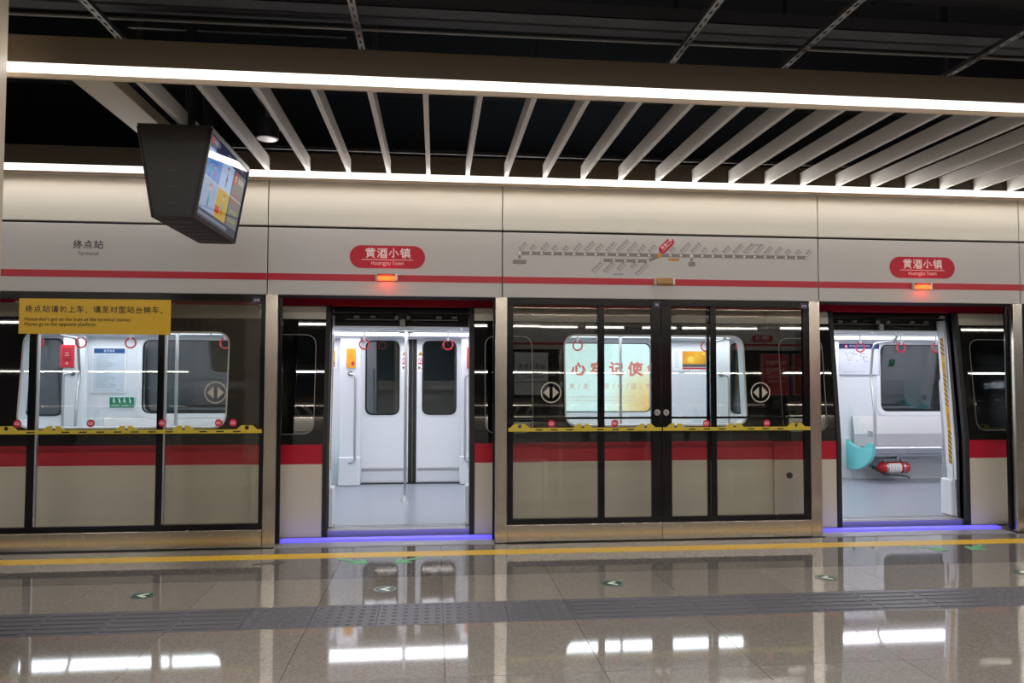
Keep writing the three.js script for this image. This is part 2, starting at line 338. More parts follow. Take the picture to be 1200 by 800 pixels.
// ---------------------------------------------------------------- ceiling: beams with strip lights, slats, services
function lightBeam(z, x0, x1, s, label) {
  const o = group('light_beam'); tag(o, label, 'ceiling light');
  mesh('beam', bx(x0, x1, 3.127, 3.28, z - s * 0.06, z, 0.004), M.bronze, o);
  mesh('diffuser', join(bx(x0, x1, 3.07, 3.127, z - s * 0.012, z + s * 0.003, 0.003), bx(x0, x1, 3.066, 3.072, z - s * 0.045, z - s * 0.012)), M.diffuser, o);
  mesh('lip', bx(x0, x1, 3.046, 3.07, z - s * 0.012, z + s * 0.003, 0.002), M.lip, o);
  mesh('inner_lip', bx(x0, x1, 3.0605, 3.127, z - s * 0.06, z - s * 0.045, 0.003), M.champagne, o);
  return o;
}
lightBeam(LAMPS.farBeamZ, X0, X1, 1, 'bronze ceiling beam with a thin white strip light above the cream header');
lightBeam(LAMPS.nearBeamZ, -2.9, X1, 1, 'bronze ceiling beam with a broad white strip light in front of the slats');
lightBeam(11.62, X0, X1, 1, 'bronze strip light beam over the inner edge of the opposite slats');
lightBeam(13.7, X0, X1, 1, 'bronze strip light beam above the opposite cream header');
for (const z of [5.0, 8.9]) {
  const o = group('ceiling_light'); tag(o, z < 6 ? 'long ceiling light over the middle of the platform beside this train' : 'long ceiling light over the middle of the platform beside the opposite track', 'ceiling light');
  mesh('housing', bx(-9, 14, 3.38, 3.5, z - 0.09, z + 0.09, 0.01), M.bronze, o);
  mesh('diffuser', bx(-9, 14, 3.368, 3.382, z - 0.06, z + 0.06), M.diffuser, o);
}
{
  const o = group('slat_ceiling'); tag(o, 'row of pale grey ceiling slats between the two strip lights', 'slat ceiling');
  const g = bx(-0.016, 0.016, 3.122, 3.235, 0.205, 2.2, 0.003);
  for (let k = -5; k < 33; k++) { const x = -0.07 + 0.328 * k; mesh('slat', g, M.slat, o).position.x = x; }
  mesh('carrier_rail', bx(-1.8, 10.6, 3.235, 3.262, 0.42, 0.45), M.dark, o);
  mesh('carrier_rail', bx(-1.8, 10.6, 3.235, 3.262, 1.9, 1.93), M.dark, o);
  const q = group('slat_ceiling'); tag(q, 'slats over the opposite platform edge, seen only in the glass', 'slat ceiling');
  for (let k = -20; k < 40; k++) mesh('slat', g, M.slat, q).position.set(-0.07 + 0.328 * k, 0, 11.5);
  const e = group('cross_beam'); tag(e, 'wide cream cross beam closing the slat ceiling beside the monitor', 'beam');
  mesh('beam', bx(-2.16, -1.93, 3.19, 3.27, 0.205, 2.21, 0.004), M.champagne, e);
}
{ // services in the black void
  for (const [y, h, z, label] of [[4.06, 0.10, 1.05, 'dark grey cable tray above the bronze beam, the lower one'], [4.28, 0.12, 1.35, 'dark grey cable duct above the tray in the open ceiling'], [3.92, 0.09, -0.05, 'dark cable tray behind the ceiling slats']]) {
    const o = group('cable_tray'); tag(o, label, 'cable tray');
    mesh('tray_floor', bx(X0, X1, y, y + 0.006, z - 0.15, z + 0.15), M.tray, o);
    mesh('side_rail', bx(X0, X1, y, y + h, z + 0.144, z + 0.15), M.tray, o);
    mesh('side_rail', bx(X0, X1, y, y + h, z - 0.15, z - 0.144), M.tray, o);
    for (let k = 0; k < 8; k++) mesh('hanger_rod', tube([[-6.3 + k * 2.4, y, z - 0.16], [-6.3 + k * 2.4, 4.75, z - 0.16]], 0.007, false, 1, 6), M.tray, o);
  }
  tag(mesh('conduit_pipe', tube([[X0, 3.97, 0.98], [X1, 4.02, 0.98]], 0.013, false, 1, 8), M.galvanised), 'thin galvanised conduit running under the cable tray', 'conduit');
  const strut = (a, b, label) => {
    const o = group('ceiling_strut'); tag(o, label, 'strut');
    const A = new THREE.Vector3(...a), B = new THREE.Vector3(...b), L = A.distanceTo(B), dir = B.clone().sub(A).normalize();
    const make = (name, g, m) => { const q = mesh(name, g, m, o); q.position.copy(A.clone().add(B).multiplyScalar(0.5)); q.quaternion.setFromUnitVectors(new THREE.Vector3(0, 0, 1), dir); return q; };
    const holes = []; for (let k = -L / 2 + 0.05; k < L / 2 - 0.05; k += 0.1) holes.push([-0.007, 0.007, k, k + 0.045, 0.006]);
    const web = panel(-0.024, 0.024, -L / 2, L / 2, -0.0015, 0.0015, holes); web.rotateX(-Math.PI / 2);
    make('web', web, M.galvanised); make('flange', join(bx(-0.021, -0.018, 0, 0.035, -L / 2, L / 2), bx(0.018, 0.021, 0, 0.035, -L / 2, L / 2)), M.galvanised);
  };
  for (const [x, label] of [[-2.27, 'slotted channel strut across the black ceiling near the cream column'], [-0.555, 'slotted channel strut high above the station sign and the monitor'], [1.80, 'slotted channel strut above the route map, brightest of the row'], [2.70, 'slotted channel strut between the route map and the second station sign'], [4.08, 'slotted channel strut high above the doorway with the bench']]) {
    strut([x, 3.85, 0.3], [x, 3.85, 2.25], label);
    tag(mesh('hanger_post', bx(x + 0.06, x + 0.1, 3.7, 4.75, 0.78, 0.82, 0.004), M.tray), label.replace('slotted channel strut', 'dark upright hanger beside the strut'), 'hanger');
  }
  strut([-1.25, 3.42, 1.5], [-1.25, 3.42, 0.3], 'slotted channel strut carrying the black downlight');
  const dl = group('downlight', null, [-1.28, 3.26, 0.72]); tag(dl, 'black cylinder downlight between the ceiling slats beside the monitor', 'downlight');
  mesh('can', cyl(0.085, 0.085, 0.14, 0, 0.04, 0, 'y', 32), M.housing, dl);
  mesh('lens', cyl(0.072, 0.072, 0.006, 0, -0.034, 0, 'y', 32), S({ color: lin(0.6, 0.6, 0.62), emissive: 0xffffff, emissiveIntensity: 0.12, roughness: 0.3 }), dl);
  mesh('bracket', bx(-0.012, 0.012, 0.1, 0.2, -0.012, 0.012), M.galvanised, dl);
  const sp = new THREE.SpotLight(0xfff4e6, 2, 0, 0.6, 0.5); sp.position.set(-1.28, 3.215, 0.72); sp.target.position.set(-1.28, 0, 0.72); sp.castShadow = true; scene.add(sp, sp.target);
}

// ---------------------------------------------------------------- header over the platform doors
const HEAD_JOINTS = [-9.3, -6.2, -4.31, -1.418, 0.5755, 3.464, 5.443, 8.25, 10.2, 13.0];
{
  const o = group('platform_header'); tag(o, 'long grey and cream header above the platform doors with a red stripe', 'header');
  mesh('backing', bx(X0, X1, 2.12, 3.3, -0.32, -0.032), M.gap, o);
  for (let i = 0; i + 1 < HEAD_JOINTS.length; i++) {
    const a = HEAD_JOINTS[i] + 0.004, b = HEAD_JOINTS[i + 1] - 0.004;
    mesh('grey_panel', bx(a, b, 2.12, 2.69, -0.032, 0, 0.005), M.lowerPanel, o);
    mesh('cream_panel', bx(a, b, 2.708, 3.15, -0.032, 0, 0.005), M.upperPanel, o);
    mesh('red_stripe', bx(a + 0.001, b - 0.001, 2.243, 2.301, -0.001, 0.0012), M.stripe, o);
  }
}
for (const [x, y, label] of [[-0.4155, 2.4545, 'red rounded station name sign above the doorway with white carriage doors behind'], [4.47, 2.4435, 'red rounded station name sign above the doorway where a steel bench shows']])
  tag(sticker('station_sign', x - 0.32, x + 0.32, y - 0.1, y + 0.1, 0.002, pillTex), label, 'sign');
tag(sticker('terminal_sign', -2.99, -2.735, 2.405, 2.56, 0.0015, canvasTex(512, 310, (g, w) => { g.strokeStyle = '#2a2626'; hanzi(g, '终点站', 14, 14, 152, 12, 0.085); g.fillStyle = '#2a2626'; g.font = '84px sans-serif'; g.textAlign = 'center'; g.fillText('Terminal', w / 2 + 6, 270); }, true)), 'black lettering for the terminal printed on the grey header', 'sign');
const mapTex = canvasTex(2048, 340, (g, w, h) => {
  // metres -> canvas: x 0.64..3.44, y 2.30..2.66
  const X = (m) => (m - 0.64) / 2.8 * w, Y = (m) => (2.66 - m) / 0.36 * h * (0.36 * w / 2.8 / h) ;
  const k = w / 2.8, C = '#857d7e';
  g.lineCap = 'butt'; g.strokeStyle = C; g.lineWidth = 0.028 * k;
  g.beginPath(); g.moveTo(X(0.726), Y(2.51)); g.lineTo(X(3.351), Y(2.516)); g.stroke();
  g.beginPath(); g.moveTo(X(1.463), Y(2.459)); g.lineTo(X(1.875), Y(2.459)); g.lineTo(X(1.982), Y(2.512)); g.stroke();
  const stop = (x, y, r = 0.013) => { g.fillStyle = '#d9d4cf'; g.beginPath(); g.arc(X(x), Y(y), r * k, 0, 7); g.fill(); g.strokeStyle = C; g.lineWidth = 0.004 * k; g.stroke(); };
  const word = (x, y, n, up) => { g.save(); g.translate(X(x), Y(y)); g.rotate(-Math.PI / 4); g.strokeStyle = '#8a8283'; const s = 0.026 * k; tinyGlyphs(g, n, up ? 0 : -n * s * 1.15, -s, s); g.lineWidth = 0.004 * k; g.beginPath(); g.moveTo(up ? 0 : -n * s * 1.15, s * 0.45); g.lineTo(up ? n * s * 1.1 : 0, s * 0.45); g.stroke(); g.restore(); };
  const lens = [3, 2, 3, 2, 2, 3, 4, 3, 4, 5, 4, 3, 3];
  for (let i = 0; i < 13; i++) { const x = 0.726 + (1.982 - 0.726) / 13 * i; stop(x, 2.5105, i ? 0.013 : 0.019); word(x + 0.005, 2.535, lens[i], true); }
  const right = [2, 4, 4, 2, 2, 3, 4, 4, 4, 3, 3, 2, 2, 2];
  for (let i = 1; i <= 14; i++) { const x = 1.982 + (3.351 - 1.982) / 14 * i; stop(x, 2.514, i === 3 ? 0.019 : 0.013); word(x + 0.005, 2.54, right[i - 1], true); }
  [4, 4, 3, 2, 5].forEach((n, i) => { const x = 1.463 + 0.103 * i; stop(x, 2.459); word(x, 2.435, n, false); });
  g.fillStyle = C; for (const [x, y] of [[0.726, 2.475], [2.275, 2.478]]) { g.beginPath(); g.arc(X(x), Y(y), 0.013 * k, 0, 7); g.fill(); }
  g.fillRect(X(0.668), Y(2.45), 0.115 * k, 0.033 * k); g.fillRect(X(2.246), Y(2.46), 0.06 * k, 0.04 * k);
  g.strokeStyle = C; tinyGlyphs(g, 6, X(2.82), Y(2.63), 0.016 * k); tinyGlyphs(g, 5, X(1.56), Y(2.345), 0.016 * k);
  g.fillStyle = '#c98a1b'; g.beginPath(); g.arc(X(1.982), Y(2.512), 0.022 * k, 0, 7); g.fill(); g.fillRect(X(2.06), Y(2.486), 0.1 * k, 0.018 * k);
  g.save(); g.translate(X(2.045), Y(2.60)); g.rotate(-Math.PI / 4); g.fillStyle = '#b9062c'; const L = 0.17 * k, R = 0.036 * k;
  g.beginPath(); g.arc(-L / 2 + R, 0, R, Math.PI / 2, -Math.PI / 2); g.arc(L / 2 - R, 0, R, -Math.PI / 2, Math.PI / 2); g.fill();
  g.strokeStyle = '#f3e8e4'; hanzi(g, '黄酒小镇', -L / 2 + R * 0.9, -R * 0.75, L * 0.17, L * 0.02, 0.1); g.fillStyle = '#f3e8e4'; g.fillRect(-L * 0.36, R * 0.3, L * 0.7, R * 0.12); g.restore();
}, true);
tag(sticker('route_map', 0.64, 3.44, 2.66 - 2.8 * 340 / 2048, 2.66, 0.0015, mapTex), 'grey printed line map with many stops and one red name on the header', 'map');
function indicator(x, y, lit, label) {
  const o = group('door_indicator', null, [x, y, 0]); tag(o, label, 'indicator lamp');
  mesh('housing', bx(-0.095, 0.095, -0.026, 0.036, 0, 0.022, 0.004), M.champagne, o);
  mesh('cap', bx(0.075, 0.092, -0.024, 0.034, 0.018, 0.034, 0.003), M.white, o);
  mesh('lens', bx(-0.072, 0.072, -0.024, lit ? 0.016 : 0.034, 0.012, 0.05, 0.012), lit ? S({ color: lin(0.6, 0.1, 0.03), emissive: lin(1.0, 0.13, 0.02), emissiveIntensity: 1.9, roughness: 0.3 }) : P({ color: lin(0.42, 0.20, 0.02), roughness: 0.25 }), o);
  if (lit) {
    mesh('upper_lens', bx(-0.072, 0.072, 0.017, 0.034, 0.012, 0.045, 0.006), P({ color: lin(0.22, 0.03, 0.05), roughness: 0.2 }), o);
    const p = new THREE.PointLight(0xff3a10, 0.06); p.position.set(x, y - 0.01, 0.075); scene.add(p);
  }
}
indicator(-0.422, 2.272, true, 'glowing orange door lamp under the sign above the white carriage doors');
indicator(4.452, 2.264, true, 'glowing orange door lamp under the sign above the doorway with the bench');
indicator(2.019, 2.272, false, 'unlit amber door lamp below the route map');

// ---------------------------------------------------------------- platform screen: posts, glazed panels, emergency doors
const postGeo = (a, b) => bx(a, b, 0.001, 2.12, -0.055, 0.004, 0.006);
for (const [a, b, label] of [[-1.43, -1.325, 'brushed steel post between the yellow notice glass and the open doorway'], [0.515, 0.62, 'brushed steel post between the open doorway and the emergency doors'], [3.365, 3.47, 'brushed steel post between the emergency doors and the bench doorway'], [5.36, 5.455, 'brushed steel post beyond the doorway where the bench shows']])
  tag(mesh('door_post', postGeo(a, b), M.steel), label, 'post');

const arrowTex = canvasTex(256, 256, (g) => {
  g.strokeStyle = '#cdc5b8'; g.fillStyle = '#cdc5b8'; g.lineWidth = 13; g.beginPath(); g.arc(128, 128, 116, 0, 7); g.stroke();
  g.beginPath(); g.moveTo(36, 128); g.lineTo(108, 60); g.lineTo(108, 196); g.fill(); g.beginPath(); g.moveTo(220, 128); g.lineTo(148, 60); g.lineTo(148, 196); g.fill();
}, true);
const noLeanTex = canvasTex(128, 128, (g) => {
  g.fillStyle = '#c4123c'; g.beginPath(); g.arc(64, 64, 62, 0, 7); g.fill(); g.strokeStyle = g.fillStyle = '#f1dfe0'; g.lineWidth = 9;
  g.beginPath(); g.moveTo(22, 78); g.quadraticCurveTo(40, 34, 64, 46); g.lineTo(98, 58); g.stroke(); g.fillRect(34, 72, 62, 12);
}, true);
const plateTex = (n) => canvasTex(128, 96, (g, w, h) => { g.fillStyle = '#2d2a47'; g.fillRect(0, 0, w, h); g.fillStyle = '#d9d9e2'; g.font = 'bold 52px sans-serif'; g.textAlign = 'center'; g.fillText(n, w / 2, 68); });
function yellowRail(parent, x0, x1, bumps) {
  const s = new THREE.Shape(), y0 = 0.957, y1 = 0.988, top = 1.022;
  s.moveTo(x0, y0); s.lineTo(x1, y0); s.lineTo(x1, y1);
  for (const b of [...bumps].sort((p, q) => q - p)) { s.lineTo(b + 0.085, y1); s.lineTo(b + 0.045, top); s.lineTo(b - 0.045, top); s.lineTo(b - 0.085, y1); const hole = new THREE.Path(); hole.absarc(b, 1.002, 0.018, 0, Math.PI * 2); s.holes.push(hole); }
  s.lineTo(x0, y1); s.lineTo(x0, y0);
  const r = mesh('yellow_rail', slab(s, 0.012, 0.024, 6), M.railYellow, parent);
  const cuts = []; for (let x = x0 + 0.1; x < x1 - 0.1; x += 0.135) if (!bumps.some((b) => Math.abs(b - x - 0.03) < 0.06)) cuts.push(bx(x, x + 0.06, 0.966, 0.977, 0.0235, 0.0255));
  mesh('slot', join(cuts), M.black, r);
}
const flatPane = (a, b, y0, y1, z) => { const g = new THREE.PlaneGeometry(b - a, y1 - y0); g.translate((a + b) / 2, (y0 + y1) / 2, z); return g; };
function glazedPanel(label, category, x0, x1, stiles, opts = {}) {   // stiles: [[a, b] ...] between the end stiles
  const o = group(opts.name || 'glazed_panel'); tag(o, label, category);
  const all = [[x0, x0 + (opts.left || 0.03)], ...stiles, [x1 - (opts.right || 0.03), x1]], bot = opts.bot || 0.155;
  mesh('kick_plate', bx(x0, x1, 0.008, bot, -0.03, 0.006, 0.004), M.steel, o);
  mesh('bottom_rail', bx(x0, x1, bot, bot + 0.05, -0.03, 0.004, 0.003), M.frame, o);
  mesh('top_rail', bx(x0, x1, 2.06, 2.12, -0.03, 0.004, 0.003), M.frame, o);
  for (const [a, b] of all) mesh('stile', bx(a, b, bot + 0.05, 2.06, -0.03, 0.004, 0.003), M.frame, o);
  for (let i = 0; i + 1 < all.length; i++) mesh('pane', flatPane(all[i][1], all[i + 1][0], bot + 0.05, 2.06, -0.0175), M.glass, o);
  return o;
}
{
  const a = (glazedPanel('long fixed glass screen carrying the yellow notice', 'glass screen', -5.6, -1.433, [[-4.42, -4.36], [-3.298, -3.245], [-2.29, -2.243]]));
  for (const x of [-3.24, -2.238]) mesh('edge_strip', bx(x, x + 0.014, 0.21, 2.06, -0.034, -0.006), M.seatSteel, a);
  yellowRail(a, -5.55, -1.44, [-4.6, -4.0, -3.449, -3.083, -2.52, -2.068, -1.56]);
  sticker('number_plate', -1.535, -1.465, 2.045, 2.095, 0.0052, plateTex('215'), a);
  for (const x of [-3.371, -2.805, -2.242, -1.792, -1.675]) sticker('caution_sticker', x - 0.032, x + 0.032, 1.01, 1.074, 0.0055, noLeanTex, a);
  const n = group('warning_notice'); tag(n, 'yellow notice board with black Chinese and English lines on the glass', 'notice');
  mesh('board', bx(-3.38, -2.19, 1.772, 2.062, 0.008, 0.014, 0.002), M.yellow, n);
  sticker('lettering', -3.38, -2.19, 1.772, 2.062, 0.0152, canvasTex(1200, 292, (g) => {
    g.strokeStyle = '#2a1c06'; hanzi(g, '终点站请勿上车，请至对面站台候车。', 48, 56, 60, 6.6, 0.095);
    g.fillStyle = '#2a1c06'; g.font = 'bold 37px sans-serif'; g.fillText("Please don't get on the train at the terminal station.", 44, 184, 846); g.fillText('Please go to the opposite platform.', 44, 226, 570);
  }, true), n);
}
{
  const bumps = [0.727, 1.281, 1.843, 2.113, 2.651, 3.222];
  const a = (glazedPanel('glass emergency door with an arrow emblem next to the white carriage doors', 'emergency door', 0.622, 1.989, [[1.419, 1.478]], { name: 'emergency_door', right: 0.09, left: 0.05, bot: 0.155 }));
  const b = (glazedPanel('glass emergency door mirroring red notices next to the bench doorway', 'emergency door', 1.993, 3.362, [[2.441, 2.495]], { name: 'emergency_door', left: 0.09, right: 0.055, bot: 0.155 }));
  yellowRail(a, 0.63, 1.985, bumps.slice(0, 3)); yellowRail(b, 1.997, 3.355, bumps.slice(3));
  mesh('push_bar', bx(0.66, 1.985, 1.058, 1.078, -0.06, -0.04, 0.005), M.frame, a); mesh('push_bar', bx(1.997, 3.33, 1.058, 1.078, -0.06, -0.04, 0.005), M.frame, b);
  for (const [o, x] of [[a, 1.95], [b, 2.03]]) { const l = mesh('lock', cyl(0.028, 0.026, 0.012, x, 1.118, 0.01, 'z', 24), M.steelBright, o); mesh('key_slot', bx(x - 0.003, x + 0.003, 1.106, 1.13, 0.0155, 0.0175), M.black, l); }
  sticker('number_plate', 1.92, 1.985, 2.047, 2.097, 0.0052, plateTex('24'), a); sticker('number_plate', 3.285, 3.355, 2.05, 2.1, 0.0052, plateTex('214'), b);
  for (const x of [1.004, 1.563]) sticker('caution_sticker', x - 0.032, x + 0.032, 0.993, 1.057, 0.0255, noLeanTex, a);
  for (const x of [2.389, 2.948]) sticker('caution_sticker', x - 0.032, x + 0.032, 0.989, 1.053, 0.0255, noLeanTex, b);
  mesh('round_bolt', cyl(0.028, 0.028, 0.01, 3.17, 0.55, -0.012, 'z', 20), M.black, b);
  const c = (glazedPanel('fixed glass screen beyond the last steel post', 'glass screen', 5.457, 8.2, [[6.2, 6.25], [6.85, 7.03], [7.4, 7.45]]));
  yellowRail(c, 5.47, 8.19, [5.6, 6.2, 6.75, 7.3]);
}
function slidingLeaf(x0, x1, edge, icon, label) {   // stands open behind the fixed glass; edge: +1 when its leading edge is at x1
  const o = group('sliding_door'); tag(o, label, 'sliding door');
  const z0 = -0.085, z1 = -0.06, lead = edge > 0 ? [x1 - 0.05, x1] : [x0, x0 + 0.05], trail = edge > 0 ? [x0, x0 + 0.05] : [x1 - 0.05, x1];
  mesh('leading_stile', bx(lead[0], lead[1], 0.02, 2.1, z0, z1, 0.004), M.frame, o);
  mesh('trailing_stile', bx(trail[0], trail[1], 0.02, 2.1, z0, z1, 0.004), M.frame, o);
  mesh('bottom_rail', bx(x0, x1, 0.02, 0.2, z0 + 0.002, z1 - 0.002), M.steel, o);
  mesh('pane', flatPane(x0 + 0.05, x1 - 0.05, 0.2, 2.1, -0.072), M.glass, o);
  if (icon != null) sticker('arrow_emblem', icon - 0.096, icon + 0.096, 1.292 - 0.096, 1.292 + 0.096, -0.0705, arrowTex, o);
}
slidingLeaf(-2.30, -1.30, 1, -1.843, 'open sliding glass door behind the screen with the yellow notice');
slidingLeaf(0.50, 1.49, -1, 1.015, 'open sliding glass door behind the emergency door, beside the white carriage doors');
slidingLeaf(2.43, 3.48, 1, 2.934, 'open sliding glass door behind the emergency door, beside the bench doorway');
slidingLeaf(5.33, 6.3, -1, null, 'open sliding glass door behind the last steel post');
{ // the blue lit edge in the gap under each open doorway
  for (const [a, b, label] of [[-1.32, 0.51, 'blue glowing gap light below the doorway with white carriage doors'], [3.475, 5.34, 'blue glowing gap light below the doorway where the bench shows']]) {
    const o = group('gap_light'); tag(o, label, 'gap light');
    mesh('base', bx(a, b, -0.06, -0.004, -0.275, -0.176), M.rubber, o);
    mesh('glow_strip', bx(a, b, -0.004, 0.024, -0.268, -0.178, 0.008), M.blueGlow, o);
    const l = new THREE.RectAreaLight(lin(0.09, 0.06, 1.0), 0.3, b - a, 0.07); l.position.set((a + b) / 2, 0.027, -0.223); l.lookAt((a + b) / 2, 1, -0.223); scene.add(l);
  }
}

// ---------------------------------------------------------------- the train
const ZO = -0.37, ZN = -0.47, ZF = -3.16, FY = 0.06, LEAN0 = 0.825, LEAN = 0.1;
function lean(g) {   // the body side tilts inwards above the red band
  g = plain(g); const p = g.attributes.position;
  for (let i = 0; i < p.count; i++) { const y = p.getY(i); if (y > LEAN0) p.setZ(i, p.getZ(i) - (y - LEAN0) * LEAN); }
  g.computeVertexNormals(); return g;
}
const doorX = (k) => -0.317 + PITCH * k;   // middle of a doorway
const bodySegs = [[-9.4, -5.734], [-4.474, -0.947], [0.313, 3.84], [5.10, 8.627], [9.887, 14.3]];
const nearWindows = [-7.497, -2.71, 2.07, 6.857, 11.64].map((c) => [c - 0.875, c + 0.875, 0.97, 1.825, 0.13]);
const train = group('train_carriage'); tag(train, 'metro train carriage with cream, red and black sides standing at the platform', 'train');
for (const [a, b] of bodySegs) {
  const win = nearWindows.filter((w) => w[0] > a && w[1] < b);
  mesh('lower_side', bx(a, b, -0.9, 0.652, ZO - 0.05, ZO), M.carCream, train);
  mesh('red_band', bx(a, b, 0.652, LEAN0, ZO - 0.05, ZO), M.carRed, train);
  mesh('window_band', lean(panel(a, b, LEAN0, 1.946, ZO - 0.05, ZO, win)), M.carBlack, train);
  mesh('upper_side', lean(bx(a, b, 1.946, 2.07, ZO - 0.05, ZO)), M.carCream, train);
  mesh('inner_lining', lean(panel(a, b, FY, 2.0, ZN - 0.012, ZN, win)), M.carWhite, train);
  for (const w of win) {
    const g = group('side_window', train);
    mesh('pane', lean(flatPane(w[0], w[1], w[2], w[3], ZO - 0.012)), M.trainGlass, g);
    mesh('gasket', lean(ring([w[0] - 0.002, w[1] + 0.002, w[2] - 0.002, w[3] + 0.002, 0.13], [w[0] + 0.012, w[1] - 0.012, w[2] + 0.012, w[3] - 0.012, 0.12], ZN - 0.02, ZO + 0.002)), M.carWhite, g);
  }
}
mesh('cant_rail', lean(bx(-9.4, 14.3, 2.07, 2.32, ZO - 0.05, ZO)), M.carCrimson, train);
mesh('roof', bx(-9.4, 14.3, 2.32, 2.5, ZF - 0.1, ZO - 0.16, 0.05), M.tray, train);
mesh('carriage_floor', bx(-9.4, 14.3, -0.1, FY, ZF - 0.08, ZO - 0.02), M.carFloor, train);
mesh('underframe', bx(-9.4, 14.3, -0.9, -0.1, ZF - 0.05, ZO - 0.06), M.dark, train);
mesh('carriage_end', bx(-9.45, -9.4, -0.9, 2.5, ZF - 0.1, ZO), M.carWhite, train); mesh('carriage_end', bx(14.3, 14.35, -0.9, 2.5, ZF - 0.1, ZO), M.carWhite, train);
mesh('carriage_ceiling', bx(-9.4, 14.3, 2.03, 2.06, -2.83, -0.74), M.carCeiling, train);
for (const s of [-1, 1]) {   // slanted coves with the lamp strips, far and near side
  const mid = (ZF + ZN) / 2 - 0.02, h = (ZN - ZF) / 2 - (s > 0 ? 0.27 : 0.01), at = (q, y) => [mid + s * q, y];
  const strip = (name, p, q, m, t = 0.012, x0 = -9.4, x1 = 14.3) => {
    const A = new THREE.Vector2(...p), B = new THREE.Vector2(...q), L = A.distanceTo(B), g = bx(x0, x1, -t / 2, t / 2, -L / 2, L / 2);
    g.rotateX(-Math.atan2(B.y - A.y, B.x - A.x)); g.translate(0, (A.y + B.y) / 2, (A.x + B.x) / 2); return mesh(name, g, m, train);
  };
  strip('cove_panel', at(h, 1.895), at(h - 0.17, 1.925), M.carWhite);
  for (let k = -4; k < 6; k++) strip('lamp_strip', at(h - 0.17, 1.93), at(h - 0.37, 1.99), M.carLamp, 0.012, doorX(k / 2) - 0.02 + 0.02, doorX((k + 1) / 2) - 0.03);
  strip('cove_edge', at(h - 0.37, 1.99), at(h - 0.39, 2.05), M.carWhite);
  const l = areaLight(-9.3, 14.2, 1.95, mid + s * (h - 0.27), 0.19, -0.96, -s * 0.28, CAR_LIGHT, 0xf4f4ff);
  void l;
}
